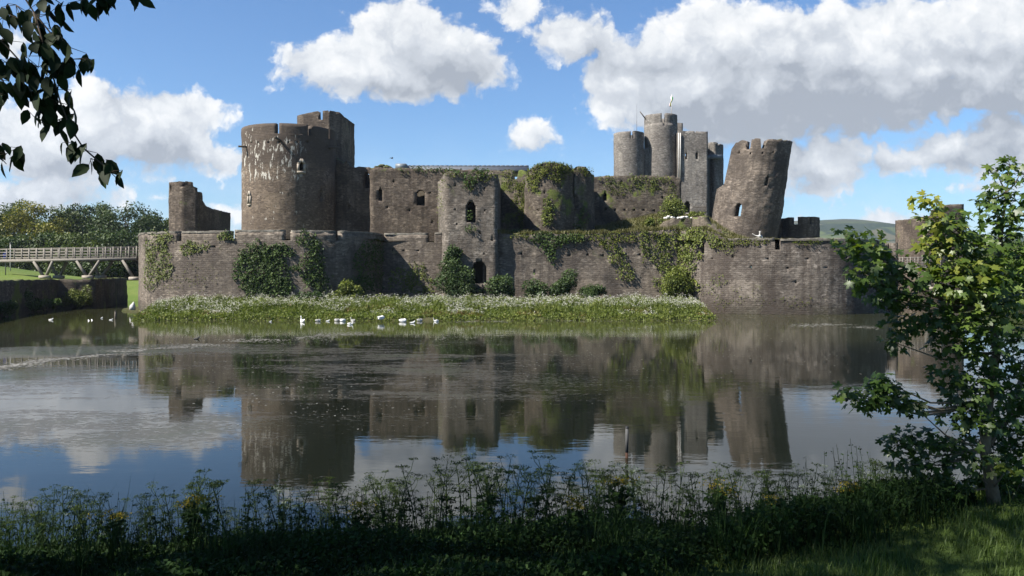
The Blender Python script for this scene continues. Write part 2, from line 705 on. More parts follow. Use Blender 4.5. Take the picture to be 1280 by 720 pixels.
def ball_points(n, c, rad, hollow=.35, r=rng):
    d = r.normal(size=(n, 3))
    d /= np.linalg.norm(d, axis=1)[:, None]
    q = (hollow + (1 - hollow) * r.uniform(0, 1, n)) ** .7
    return np.asarray(c) + d * q[:, None] * np.asarray(rad), d
# ------------------------------------------------------------------ materials
def new_mat(name):
    m = bpy.data.materials.new(name)
    m.use_nodes = True
    m.node_tree.nodes.clear()
    t = NT(m.node_tree)
    out = t.new('ShaderNodeOutputMaterial')
    return m, t, out


def principled(t, col, rough=0.9, spec=0.2, normal=None):
    b = t.new('ShaderNodeBsdfPrincipled')
    if isinstance(col, tuple) and len(col) == 3:
        col = (*col, 1)
    t.put(b.inputs['Base Color'], col)
    t.put(b.inputs['Roughness'], rough)
    b.inputs['Specular IOR Level'].default_value = spec
    if normal is not None:
        t.l.new(normal, b.inputs['Normal'])
    return b


def bump(t, h, dist, strength=1.0, normal=None):
    b = t.new('ShaderNodeBump')
    b.inputs['Strength'].default_value = strength
    b.inputs['Distance'].default_value = dist
    t.l.new(h, b.inputs['Height'])
    if normal is not None:
        t.l.new(normal, b.inputs['Normal'])
    return b.outputs[0]


def stone(name, c1, c2, mortar, dark, dark_amt=.55, moss=.3, mosscol=(.10, .12, .03), lime=None, high=None, pale=.25, row=.19, grain=1.0):
    """coursed rubble on a wall unrolled in metres (u along the wall, v = height)"""
    K = .62
    c1, c2, mortar, dark = [tuple(K * q * w_ for q, w_ in zip(c, (1.0, 1.0, .985))) for c in (c1, c2, mortar, dark)]
    mosscol = tuple(K * q for q in mosscol)
    if high:
        high = (*high[:3], tuple(K * q for q in high[3]))
    m, t, out = new_mat(name)
    uvn = t.new('ShaderNodeUVMap')
    uv = uvn.outputs[0]
    geo = t.new('ShaderNodeNewGeometry')
    pos = geo.outputs['Position']
    w = t.vmath('SUBTRACT', t.noise(uv, 1.3, 3, .6, color=True), (.5, .5, .5))
    uvw = t.vmath('ADD', uv, t.vmath('MULTIPLY', w, (.3, .22, 0)))
    br = t.new('ShaderNodeTexBrick')
    t.put(br.inputs['Vector'], uvw)
    br.inputs['Color1'].default_value = (*c1, 1)
    br.inputs['Color2'].default_value = (*c2, 1)
    br.inputs['Mortar'].default_value = (*mortar, 1)
    br.inputs['Scale'].default_value = 1.0
    br.inputs['Brick Width'].default_value = .44
    br.inputs['Row Height'].default_value = row
    br.inputs['Mortar Size'].default_value = .028
    br.inputs['Mortar Smooth'].default_value = .4
    br.inputs['Bias'].default_value = -.1
    br.offset = .43
    col = br.outputs['Color']
    # single stones: a cellular tint stretched along the courses
    vor = t.new('ShaderNodeTexVoronoi', voronoi_dimensions='2D')
    t.put(vor.inputs['Vector'], t.vmath('MULTIPLY', uvw, (3.3, 7.0, 1)))
    vor.inputs['Scale'].default_value = 1.0
    hs = t.new('ShaderNodeSeparateColor')
    t.l.new(vor.outputs['Color'], hs.inputs[0])
    col = t.mix(t.ramp(hs.outputs[0], .0, 1.0, .0, .8 * grain, False), col, tuple(c * .48 for c in c1))
    col = t.mix(t.ramp(hs.outputs[1], .80, .99, .0, .5 * grain), col, tuple(min(.55, c * 1.9) for c in c2))
    n_mid = t.noise(uv, .9, 6, .62)
    n_big = t.noise(t.vmath('ADD', uv, (17, 3, 0)), .22, 5, .6)
    col = t.mix(t.ramp(n_mid, .42, .68, 0, .55), col, c2)
    n_m2 = t.noise(t.vmath('ADD', uv, (71, 13, 0)), 1.25, 7, .66)
    col = t.mix(t.ramp(n_m2, .50, .66, 0, .6), col, tuple(c * .5 for c in c1))
    # repaired and rebuilt areas a few metres across, each of its own stone
    pv = t.new('ShaderNodeTexVoronoi', voronoi_dimensions='2D')
    pv.inputs['Scale'].default_value = .38
    t.l.new(t.vmath('ADD', uv, t.vmath('MULTIPLY', t.vmath('SUBTRACT', t.noise(uv, .8, 5, .65, color=True), (.5, .5, .5)), (2.6, 2.0, 0))), pv.inputs['Vector'])
    ps = t.new('ShaderNodeSeparateColor')
    t.l.new(pv.outputs['Color'], ps.inputs[0])
    col = t.mix(t.ramp(ps.outputs[0], .45, .95, 0, .5), col, tuple(c * .55 for c in c1))
    col = t.mix(t.ramp(ps.outputs[1], .6, .95, 0, .45), col, tuple(min(.5, c * a) for c, a in zip(c2, (1.22, 1.2, 1.16))))
    # damp, greened courses just above the water
    sw = t.new('ShaderNodeSeparateXYZ')
    t.put(sw.inputs[0], uv)
    damp = t.ramp(t.math('ADD', sw.outputs[1], t.math('MULTIPLY', n_big, -1.6)), -.5, .7, .75, 0)
    col = t.mix(damp, col, tuple(c * a for c, a in zip(dark, (.8, .95, .7))))
    # grain of single stones: dark joints and weather-bleached faces
    gr = t.noise(t.vmath('MULTIPLY', uvw, (2.3, 5.2, 1)), 1.0, 4, .7)
    col = t.mix(t.ramp(gr, .36, .50, .62, 0), col, tuple(c * .33 for c in c1))
    col = t.mix(t.ramp(gr, .54, .70, 0, .55), col, tuple(min(.5, c * 1.45) for c in c2))
    # weathering: broad dark areas and runs of dark lichen below the wall head
    col = t.mix(t.math('MULTIPLY', t.ramp(n_big, .42, .60), dark_amt), col, dark)
    run = t.noise(t.vmath('MULTIPLY', uvw, (1.5, .13, 1)), 1.0, 5, .62)
    col = t.mix(t.math('MULTIPLY', t.ramp(run, .45, .62), dark_amt * .8), col, dark)
    if high:   # a darker, older lichen band above a height
        sv = t.new('ShaderNodeSeparateXYZ')
        t.put(sv.inputs[0], uv)
        hv = t.math('ADD', sv.outputs[1], t.math('MULTIPLY', t.math('SUBTRACT', n_mid, .5), 3.5))
        col = t.mix(t.ramp(hv, high[0], high[1], 0, high[2]), col, high[3])
    # pale lichen
    lich = t.noise(t.vmath('ADD', uv, (5, 9, 0)), 4.2, 8, .7)
    col = t.mix(t.ramp(lich, .60, .70, 0, pale), col, (.27, .255, .21))
    if lime:   # white lime runs leached from the mortar
        sv = t.new('ShaderNodeSeparateXYZ')
        t.put(sv.inputs[0], uv)
        ln = t.noise(t.vmath('MULTIPLY', uvw, (2.0, .55, 1)), 1.0, 6, .72)
        band = t.math('MULTIPLY', t.ramp(sv.outputs[1], lime[0], lime[0] + 2.5), t.ramp(sv.outputs[1], lime[1], lime[1] + .9, 1, 0))
        lb = t.math('SUBTRACT', ln, t.math('MULTIPLY', t.math('SUBTRACT', 1.0, band), .075))
        uu = t.math('MULTIPLY', t.ramp(sv.outputs[0], lime[2] - 2, lime[2]), t.ramp(sv.outputs[0], lime[3], lime[3] + 3, 1, 0))
        lm = t.math('MULTIPLY', t.ramp(lb, .545, .575), uu)
        col = t.mix(lm, col, (.42, .395, .345))
    # moss on ledges and in patches
    sn = t.new('ShaderNodeSeparateXYZ')
    t.l.new(geo.outputs['True Normal'], sn.inputs[0])
    up = t.ramp(sn.outputs[2], .3, .8)
    mn = t.noise(t.vmath('ADD', pos, (31, 7, 2)), .45, 7, .66)
    mm = t.math('MAXIMUM', t.ramp(mn, .70 - moss * .3, .80 - moss * .3, 0, min(1., .45 + moss)), t.math('MULTIPLY', up, t.ramp(mn, .3, .5, .15, .8)))
    mcol = t.mix(t.noise(pos, 2.5, 4, .6), mosscol, tuple(c * 1.9 for c in mosscol))
    col = t.mix(mm, col, mcol)
    h = t.math('ADD', t.math('MULTIPLY', br.outputs['Fac'], -.55), t.math('MULTIPLY', hs.outputs[0], .8))
    h = t.math('ADD', h, t.math('MULTIPLY', t.noise(uv, 7.0, 6, .7), .9))
    h = t.math('ADD', h, t.math('MULTIPLY', n_mid, 1.2))
    b = principled(t, col, .92, .15, bump(t, h, .07, .6))
    t.l.new(b.outputs[0], out.inputs[0])
    return m


def leaf_mat(name, cols, trans=.3, rough=.55, spec=.25, var=.6):
    """cols: dark, mid, light by leaf tint"""
    K = .74 if max(cols[-1]) < .42 else .85
    cols = [tuple(K * q for q in c) for c in cols]
    m, t, out = new_mat(name)
    at = t.new('ShaderNodeAttribute', attribute_name='tint')
    cr = t.new('ShaderNodeValToRGB')
    el = cr.color_ramp.elements
    el[0].color = (*cols[0], 1)
    el[1].color = (*cols[-1], 1)
    for k, c in enumerate(cols[1:-1]):
        e = el.new((k + 1) / (len(cols) - 1))
        e.color = (*c, 1)
    t.l.new(at.outputs['Fac'], cr.inputs[0])
    geo = t.new('ShaderNodeNewGeometry')
    n = t.noise(geo.outputs['Position'], var, 4, .6)
    col = t.mix(t.ramp(n, .3, .7, 0, .5), cr.outputs[0], tuple(c * .45 for c in cols[len(cols) // 2]))
    b = principled(t, col, rough, spec)
    tr = t.new('ShaderNodeBsdfTranslucent')
    t.l.new(t.mix(1.0, col, (1.0, 1.15, .5), 'MULTIPLY'), tr.inputs[0])
    mx = t.new('ShaderNodeMixShader')
    mx.inputs[0].default_value = trans
    t.l.new(b.outputs[0], mx.inputs[1])
    t.l.new(tr.outputs[0], mx.inputs[2])
    t.l.new(mx.outputs[0], out.inputs[0])
    return m


def ground_mat(name, c1, c2, c3, scale=.6, b=.05, rough=.95):
    c1, c2, c3 = [tuple(.7 * q for q in c) for c in (c1, c2, c3)]
    m, t, out = new_mat(name)
    geo = t.new('ShaderNodeNewGeometry')
    p = geo.outputs['Position']
    n1, n2, n3 = t.noise(p, scale, 6, .6), t.noise(p, scale * 9, 6, .7), t.noise(t.vmath('ADD', p, (40, 3, 1)), scale * .22, 4, .55)
    col = t.mix(t.ramp(n1, .35, .65), c1, c2)
    col = t.mix(t.ramp(n2, .45, .7, 0, .7), col, c3)
    col = t.mix(t.ramp(n3, .45, .65, 0, .5), col, c2)
    bs = principled(t, col, rough, .1, bump(t, n2, b, .8))
    t.l.new(bs.outputs[0], out.inputs[0])
    return m


def plain_mat(name, c1, c2, rough=.7, spec=.3, scale=3.0, stretch=(1, 1, 1), bmp=.0, metallic=0.0):
    m, t, out = new_mat(name)
    tc = t.new('ShaderNodeTexCoord')
    p = t.vmath('MULTIPLY', tc.outputs['Object'], stretch)
    n = t.noise(p, scale, 6, .65)
    col = t.mix(t.ramp(n, .3, .7), c1, c2)
    b = principled(t, col, rough, spec, bump(t, n, bmp, .7) if bmp else None)
    b.inputs['Metallic'].default_value = metallic
    t.l.new(b.outputs[0], out.inputs[0])
    return m


M = {}
M['outer'] = stone('outer_wall_stone', (.26, .212, .168), (.35, .295, .24), (.245, .205, .168), (.085, .07, .062), .55, .20, pale=.3)
M['outer_grey'] = stone('bastion_stone', (.24, .20, .168), (.325, .28, .24), (.235, .20, .17), (.08, .064, .054), .8, .12, pale=.3)
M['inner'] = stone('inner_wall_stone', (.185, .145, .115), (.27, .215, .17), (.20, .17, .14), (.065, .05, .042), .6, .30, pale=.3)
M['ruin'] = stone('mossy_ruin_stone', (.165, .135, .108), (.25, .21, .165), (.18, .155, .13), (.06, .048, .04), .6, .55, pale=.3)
M['gate'] = stone('gate_tower_stone', (.24, .205, .17), (.34, .295, .25), (.24, .21, .18), (.11, .09, .075), .45, .10, pale=.3)
M['drum'] = stone('round_tower_stone', (.25, .19, .145), (.32, .25, .19), (.24, .19, .15), (.11, .085, .07), .4, .05,
                  lime=(14.0, 19.6, 6.0, 19.5), high=(15.6, 17.6, .8, (.105, .083, .068)), pale=.22)
M['keep'] = stone('keep_stone', (.26, .235, .21), (.36, .33, .30), (.30, .28, .26), (.15, .13, .12), .4, .0, pale=.3, row=.24)
M['lean'] = stone('leaning_tower_stone', (.225, .18, .145), (.31, .255, .21), (.23, .2, .17), (.075, .062, .054), .65, .05, pale=.35)
M['coping'] = stone('coping_stone', (.30, .275, .23), (.36, .33, .28), (.3, .27, .23), (.16, .14, .12), .5, .35, pale=.5)
M['pale_stone'] = plain_mat('pale_dressed_stone', (.24, .205, .165), (.31, .275, .23), .9, .1, 4, bmp=.02)
M['white_stone'] = plain_mat('white_stone', (.40, .385, .36), (.5, .48, .45), .85, .15, 6, bmp=.01)
M['slate'] = plain_mat('slate_roof', (.07, .075, .082), (.11, .115, .125), .55, .35, 2, (1, 1, 1), .02)
M['lead'] = plain_mat('lead_sheet', (.10, .115, .13), (.14, .155, .17), .5, .4, 2)
M['timber'] = plain_mat('weathered_timber', (.14, .125, .105), (.21, .19, .165), .85, .15, 3, (1, 1, 6), .01)
M['timber_dark'] = plain_mat('dark_timber', (.06, .05, .042), (.10, .088, .072), .85, .15, 3, (1, 1, 6), .01)
M['post_steel'] = plain_mat('dull_post_steel', (.055, .055, .055), (.085, .085, .085), .9, .08, 3)
M['metal'] = plain_mat('grey_metal', (.075, .075, .075), (.11, .11, .11), .5, .4, 3)
M['rust'] = plain_mat('rusty_steel', (.028, .014, .009), (.05, .024, .014), .85, .2, 12)
M['swan'] = plain_mat('white_feathers', (.60, .59, .57), (.70, .69, .67), .8, .2, 6)
M['beak'] = plain_mat('orange_beak', (.5, .2, .04), (.6, .26, .06), .5, .3, 9)
M['dark_feather'] = plain_mat('black_feathers', (.015, .015, .017), (.03, .03, .03), .6, .3, 9)
M['grey_feather'] = plain_mat('grey_feathers', (.25, .24, .22), (.42, .41, .39), .8, .2, 9)
M['flag_white'] = plain_mat('flag_white_cloth', (.62, .62, .6), (.72, .72, .7), .8, .1, 4)
M['flag_green'] = plain_mat('flag_green_cloth', (.04, .22, .07), (.06, .28, .09), .8, .1, 4)
M['flag_red'] = plain_mat('flag_red_cloth', (.45, .04, .04), (.55, .06, .05), .8, .1, 4)
M['blue_paint'] = plain_mat('blue_sign_paint', (.02, .04, .22), (.03, .06, .3), .5, .4, 4)
M['bark'] = plain_mat('grey_brown_bark', (.085, .065, .045), (.17, .14, .10), .95, .1, 6, (1, 1, .3), .02)
M['bark_dark'] = plain_mat('dark_bark', (.035, .028, .022), (.07, .055, .042), .95, .1, 6, (1, 1, .3), .02)
M['bark_pale'] = plain_mat('lichened_bark', (.085, .068, .045), (.17, .14, .095), .95, .1, 9, (1, 1, .5), .02)

M['ivy'] = leaf_mat('ivy_leaves', [(.028, .052, .014), (.07, .115, .026), (.125, .18, .042)], .25, .6, .2)
M['dry_grass'] = leaf_mat('dry_grass', [(.09, .085, .03), (.16, .15, .05), (.25, .22, .09)], .3)
M['moss'] = leaf_mat('moss_and_ferns', [(.06, .08, .015), (.125, .148, .027), (.22, .23, .045)], .2, .8, .1)
M['creeper'] = leaf_mat('pale_creeper_leaves', [(.07, .095, .018), (.16, .195, .036), (.28, .30, .058)], .25)
M['shrub'] = leaf_mat('shrub_leaves', [(.028, .05, .018), (.07, .115, .035), (.14, .19, .065)], .25)
M['wood_dark'] = leaf_mat('dark_woodland_leaves', [(.02, .036, .010), (.05, .082, .018), (.10, .145, .032)], .2, var=.12)
M['wood_mid'] = leaf_mat('woodland_leaves', [(.035, .06, .012), (.085, .12, .024), (.16, .19, .04)], .25, var=.12)
M['wood_gold'] = leaf_mat('yellowing_woodland_leaves', [(.085, .095, .012), (.20, .19, .022), (.33, .29, .04)], .25, var=.12)
M['bank'] = leaf_mat('bank_herbs', [(.06, .085, .016), (.13, .17, .03), (.25, .29, .06), (.16, .08, .03)], .3, var=.35)
M['petal'] = leaf_mat('white_petals', [(.42, .40, .34), (.58, .56, .50), (.70, .68, .62)], .3, var=.4)
M['grass'] = leaf_mat('grass_blades', [(.035, .06, .012), (.08, .13, .022), (.15, .215, .035)], .35, var=1.2)
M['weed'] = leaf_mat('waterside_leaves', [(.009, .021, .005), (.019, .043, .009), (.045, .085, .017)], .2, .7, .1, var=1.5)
M['stalk'] = plain_mat('green_stalk', (.022, .036, .010), (.04, .06, .018), .85, .1, 12)
M['umbel'] = leaf_mat('green_umbels', [(.03, .05, .013), (.065, .10, .024), (.16, .20, .06)], .3, .8, .1, var=3)
M['umbel_white'] = leaf_mat('white_umbels', [(.16, .2, .12), (.32, .36, .27), (.5, .52, .45)], .3, .8, .1, var=3)
M['ragwort'] = leaf_mat('yellow_flowers', [(.16, .12, .012), (.28, .21, .018), (.38, .3, .03)], .3, .8, .1, var=3)
M['maple'] = leaf_mat('maple_leaves', [(.03, .055, .012), (.065, .12, .022), (.14, .21, .035), (.34, .34, .045)], .45, .42, .4, var=1.5)
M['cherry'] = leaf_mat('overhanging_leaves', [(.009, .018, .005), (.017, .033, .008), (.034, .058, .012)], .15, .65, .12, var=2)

M['meadow'] = ground_mat('meadow_grass', (.10, .155, .03), (.155, .195, .05), (.075, .12, .025), .35, .03)
M['terrace'] = ground_mat('rough_turf', (.11, .125, .035), (.17, .165, .065), (.075, .09, .025), .5, .06)
M['bank_soil'] = ground_mat('bank_soil', (.06, .065, .025), (.09, .08, .04), (.04, .055, .018), .9, .05)
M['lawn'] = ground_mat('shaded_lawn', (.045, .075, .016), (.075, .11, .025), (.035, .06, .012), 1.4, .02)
M['far'] = ground_mat('far_fields', (.07, .11, .03), (.11, .14, .045), (.05, .075, .025), .02, .05)


def hills_mat():
    m, t, out = new_mat('hill_fields')
    geo = t.new('ShaderNodeNewGeometry')
    p = geo.outputs['Position']
    pw = t.vmath('ADD', p, t.vmath('MULTIPLY', t.vmath('SUBTRACT', t.noise(p, .004, 3, .5, color=True), (.5, .5, .5)), (160, 160, 0)))
    vor = t.new('ShaderNodeTexVoronoi')
    vor.inputs['Scale'].default_value = .0048
    t.l.new(pw, vor.inputs['Vector'])
    edge = t.new('ShaderNodeTexVoronoi', feature='DISTANCE_TO_EDGE')
    edge.inputs['Scale'].default_value = .0048
    t.l.new(pw, edge.inputs['Vector'])
    sc_ = t.new('ShaderNodeSeparateColor')
    t.l.new(vor.outputs['Color'], sc_.inputs[0])
    col = t.mix(sc_.outputs[0], (.035, .05, .02), (.062, .08, .028))
    col = t.mix(t.ramp(sc_.outputs[1], .66, .68), col, (.065, .062, .036))
    wood = t.noise(p, .006, 6, .65)
    col = t.mix(t.ramp(wood, .50, .54), col, (.018, .029, .016))
    col = t.mix(t.ramp(edge.outputs['Distance'], .04, .07, 1, 0), col, (.018, .03, .015))
    s = t.new('ShaderNodeSeparateXYZ')
    t.l.new(p, s.inputs[0])
    hz = t.math('ADD', s.outputs[2], t.math('MULTIPLY', t.math('SUBTRACT', t.noise(p, .01, 5, .6), .5), 60))
    col = t.mix(t.ramp(hz, 140, 175), col, (.036, .042, .027))
    b = principled(t, col, .95, .05, bump(t, wood, 12, .6))
    t.l.new(b.outputs[0], out.inputs[0])
    return m


def water_mat():
    m, t, out = new_mat('lake_water')
    geo = t.new('ShaderNodeNewGeometry')
    p = geo.outputs['Position']
    sp = t.new('ShaderNodeSeparateXYZ')
    t.l.new(p, sp.inputs[0])
    # small ripples, longer across the view of the bank-to-castle wind
    h = t.math('ADD', t.math('MULTIPLY', t.noise(t.vmath('MULTIPLY', p, (.5, 1.3, 1)), 1.1, 4, .55), 1.0),
               t.math('MULTIPLY', t.noise(t.vmath('MULTIPLY', p, (.7, 1.5, 1)), 5.0, 3, .5), .16))
    breeze = t.ramp(t.noise(t.vmath('MULTIPLY', p, (.015, .06, 1)), 1.0, 4, .6), .42, .62, .25, 1.0)
    nb = bump(t, t.math('MULTIPLY', h, breeze), .0065, 1.0)
    water = principled(t, (.006, .0075, .0045), .025, .5, nb)
    water.inputs['IOR'].default_value = 1.333
    # weed just under and on the surface: patches drawn out across the lake
    n1 = t.noise(t.vmath('MULTIPLY', p, (.035, .10, 1)), 1.0, 8, .66, dist=.6)
    n2 = t.noise(t.vmath('MULTIPLY', p, (.6, 1.8, 1)), 1.0, 7, .72)
    n3 = t.noise(t.vmath('MULTIPLY', p, (3.0, 7.0, 1)), 1.0, 5, .7)
    mid = t.math('MULTIPLY', t.ramp(sp.outputs[1], 17, 27), t.ramp(sp.outputs[1], 38, 56, 1, .15))
    f = t.math('ADD', n1, t.math('MULTIPLY', t.math('SUBTRACT', n2, .5), .45))
    f = t.math('ADD', f, t.math('MULTIPLY', t.math('SUBTRACT', n3, .5), .25))
    leftz = t.math('MULTIPLY', t.ramp(t.math('ADD', sp.outputs[0], t.math('MULTIPLY', t.math('SUBTRACT', n1, .5), 14)), -7.0, -3.2, 1, 0), t.ramp(sp.outputs[1], 15.5, 20))
    mid = t.math('MAXIMUM', mid, t.math('MULTIPLY', leftz, t.ramp(sp.outputs[1], 40, 52, 1, .2)))
    cover = t.math('MULTIPLY', t.math('MULTIPLY', t.ramp(f, .41, .60), mid), t.ramp(sp.outputs[0], -4, 6, 1, .4))
    grit = t.noise(t.vmath('MULTIPLY', p, (4.0, 9.0, 1)), 1.0, 5, .75)
    th = t.math('SUBTRACT', .66, t.math('MULTIPLY', cover, .28))
    weed = t.math('MULTIPLY', t.ramp(grit, th, t.math('ADD', th, .07)), t.ramp(cover, 0, .12))
    weed = t.math('ADD', weed, t.math('MULTIPLY', cover, .06))
    wc = t.mix(n2, (.022, .017, .010), (.062, .052, .036))
    wc = t.mix(t.ramp(n1, .52, .68), wc, (.03, .036, .010))
    wb = principled(t, wc, .5, .35, bump(t, n3, .02, .5))
    # silt stirred up in the shallows along the castle bank
    silt = principled(t, (.048, .050, .019), .06, .45, nb)
    ms = t.new('ShaderNodeMixShader')
    sn_ = t.math('MULTIPLY', t.math('SUBTRACT', t.noise(t.vmath('MULTIPLY', p, (.03, .12, 1)), 1.0, 5, .6), .5), 26)
    t.l.new(t.ramp(t.math('ADD', sp.outputs[1], sn_), 36, 60, 0, .6), ms.inputs[0])
    t.l.new(water.outputs[0], ms.inputs[1])
    t.l.new(silt.outputs[0], ms.inputs[2])
    water = ms
    mx = t.new('ShaderNodeMixShader')
    t.l.new(t.math('MULTIPLY', weed, .66, clamp=True), mx.inputs[0])
    t.l.new(water.outputs[0], mx.inputs[1])
    t.l.new(wb.outputs[0], mx.inputs[2])
    t.l.new(mx.outputs[0], out.inputs[0])
    return m


M['hills'] = hills_mat()
M['water'] = water_mat()
# ------------------------------------------------------------------ the setting: water, ground, hills
def P2(px, Y):
    return (wx(px, Y), Y)


def grid_mesh(name, xs, ys, fz, mat, kind='structure', mask=None):
    nx, ny = len(xs), len(ys)
    V = np.array([(x, y, fz(x, y)) for y in ys for x in xs])
    ix = np.arange(nx * ny).reshape(ny, nx)
    q = np.stack([ix[:-1, :-1], ix[:-1, 1:], ix[1:, 1:], ix[1:, :-1]], -1).reshape(-1, 4)
    if mask is not None:
        c = V[q].mean(1)
        q = q[np.array([mask(a[0], a[1]) for a in c])]
    o = mesh_np(name, V, q, mat, smooth=True)
    return tag(o, kind=kind)


def sm(a, b, x):
    t = min(1.0, max(0.0, (x - a) / (b - a)))
    return t * t * (3 - 2 * t)


mesh_np('water', [(-900, 3, 0), (900, 3, 0), (900, 700, 0), (-900, 700, 0)], np.array([(0, 1, 2, 3)]), M['water'])['kind'] = 'structure'


def near_z(x, y):
    edge = 12.2 + .22 * x * sm(-9, 9, x) - .9 * sm(-2, -8, x) + .35 * mnoise.noise(Vector((x * .5, 1.3, 0)))
    d = edge - y                                   # metres from the waterline
    z = 1.30 * sm(-.6, 5.9 - 1.2 * sm(2.5, 5, x), d) - .22 * sm(.4, -2.5, d) * 3
    z += .10 * sm(2, 6, x) + .05 * mnoise.noise(Vector((x * .9, y * .9, 4)))
    return z


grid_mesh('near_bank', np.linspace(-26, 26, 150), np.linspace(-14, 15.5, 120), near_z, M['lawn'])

# the plan of the outer walls
OW_LEFT = Path(arc_path([P2(178, 95), P2(173.5, 87), P2(174.5, 81.5), P2(183, 78.6), P2(215, 76.6), P2(265, 75.3), P2(330, 74.8), P2(395, 75.2),
                         P2(438, 76.6), P2(464, 79), P2(478, 82.6), P2(480, 88)]))
OW_MID = Path([P2(462, 82.6), P2(556, 82.0)])
OW_MID2 = Path([P2(619, 81.2), P2(700, 81.4), P2(850, 81.6)])
OW_RIGHT = Path(arc_path([P2(840, 83.5), P2(852, 81.2), P2(880, 78.2), P2(930, 76), P2(1000, 75), P2(1055, 75.4), P2(1086, 77.4), P2(1103, 82), P2(1109, 90)]))


def front_y(x):
    """outer face of the outer walls at a given x"""
    best = 81.5
    for p in (OW_LEFT, OW_MID, OW_MID2, OW_RIGHT):
        q = p.P
        o = np.argsort(q[:, 0])
        if q[:, 0].min() <= x <= q[:, 0].max():
            k = np.abs(q[:, 0] - x) < 1.2
            if k.any():
                best = min(best, float(q[k, 1].min()))
    return best


FY = {round(x, 1): front_y(x) for x in np.arange(-45, 45, .1)}


def bank_edge(x):
    e = 65.9 + .6 * mnoise.noise(Vector((x * .25, 0, 9))) + .3 * mnoise.noise(Vector((x * .9, 0, 3)))
    e += 17 * sm(16.4, 19.6, x) + 16 * sm(-31.0, -34.5, x)
    return e


def bank_z(x, y):
    e = bank_edge(x)
    d = y - e
    return -.5 + .75 * sm(-.8, .5, d) + .75 * sm(0, 9, d)


grid_mesh('castle_bank', np.linspace(-40, 24, 130), np.linspace(62, 84, 60), bank_z, M['bank_soil'])


def terrace_z(x, y):
    A = 2.4 * sm(-3, 3, x) + 1.5 * sm(10, 19, x)
    A *= 1 - sm(23, 28, x)
    z = 7.15 + A * sm(83, 101, y) + .12 * mnoise.noise(Vector((x * .4, y * .4, 0)))
    z += .9 * sm(83.5, 81.9, y) * 0
    return z


grid_mesh('castle_terrace', np.linspace(-40, 43, 140), np.linspace(75, 160, 130), terrace_z, M['terrace'],
          mask=lambda x, y: (y > FY.get(round(x, 1), 81.5) + .75) and (-39.5 < x < 42) and not (x < wx(180, 80) and y < 84) and not (x > 37.5 and y < 88))

# meadow behind the revetment wall on the left
REV = Path([(-41.5, 58), (-46.4, 72), (-49.3, 86.8), (wx(120, 87.6), 87.6), (-48.2, 97), (-52.0, 108)])
REV_N = 60
s_ = np.linspace(0, REV.L, REV_N)
rows = []
for k_ in range(16):
    dist = [0, .35, 1, 2, 4, 7, 11, 16, 22, 30, 40, 52, 66, 82, 100, 130][k_]
    q_ = REV.at(s_) - np.array([0, 0]) + np.array([[-dist, dist * .28]])
    z_ = np.array([3.15 + 2.3 * sm(3, 26, dist) * sm(60, 84, q[1]) * (1 - .55 * sm(104, 122, q[1])) + .10 * mnoise.noise(Vector((q[0] * .3, q[1] * .3, 0))) for q in q_])
    if k_ == 0:
        q_ += np.array([[-.3, .1]])
    rows.append(np.column_stack([q_, z_]))
V_ = np.concatenate(rows)
ix_ = np.arange(len(V_)).reshape(16, REV_N)
qd_ = np.stack([ix_[:-1, :-1], ix_[:-1, 1:], ix_[1:, 1:], ix_[1:, :-1]], -1).reshape(-1, 4)
mesh_np('meadow', V_, qd_, M['meadow'], smooth=True)['kind'] = 'structure'


def far_z(x, y):
    d = y - (108 + 16 * sm(-40, -30, x) + 12 * sm(-25, 30, x))
    z = -.6 + 3.2 * sm(-3, 17, d) + 1.2 * sm(30, 120, d)
    return z + .2 * mnoise.noise(Vector((x * .05, y * .05, 1)))


xs_ = np.concatenate([np.linspace(-3500, -220, 14), np.linspace(-200, 220, 85), np.linspace(240, 3500, 14)])
ys_ = np.concatenate([np.linspace(98, 200, 52), np.linspace(215, 4200, 24)])
grid_mesh('far_ground', xs_, ys_, far_z, M['meadow'])


def hill_z(x, y):
    ridge = np.interp(x, [-3600, -1800, -600, 300, 850, 1050, 1180, 1350, 1550, 1900, 3600], [60, 90, 80, 120, 172, 182, 163, 138, 122, 128, 90])
    z = -6 + ridge * sm(1300, 2600, y) ** 1.15 * (1 - .25 * sm(2750, 3400, y))
    z += 9 * mnoise.noise(Vector((x * .0022, y * .0022, 3))) * sm(1400, 2300, y) + 3 * mnoise.noise(Vector((x * .011, y * .011, 3))) * sm(1500, 2400, y)
    return z


grid_mesh('hills', np.linspace(-3600, 3600, 190), np.linspace(1300, 3600, 70), hill_z, M['hills'])


# ------------------------------------------------------------------ the castle
def prof(path, pts, Yref, fallback=None):
    """wall head height along s from (px, py) pairs read at depth Yref"""
    xs = [p[0] for p in pts]
    zs = [wz(p[1], Yref) for p in pts]

    def f(s):
        q = path.at(s)
        px = 640 + 1000 * q[0] / q[1]
        return float(np.interp(px, xs, zs))
    f.breaks = []
    for k in range(len(pts) - 1):
        if abs(pts[k + 1][1] - pts[k][1]) > 4 * abs(pts[k + 1][0] - pts[k][0]):
            f.breaks += [path.s_px(pts[k][0]), path.s_px(pts[k + 1][0])]
    return f


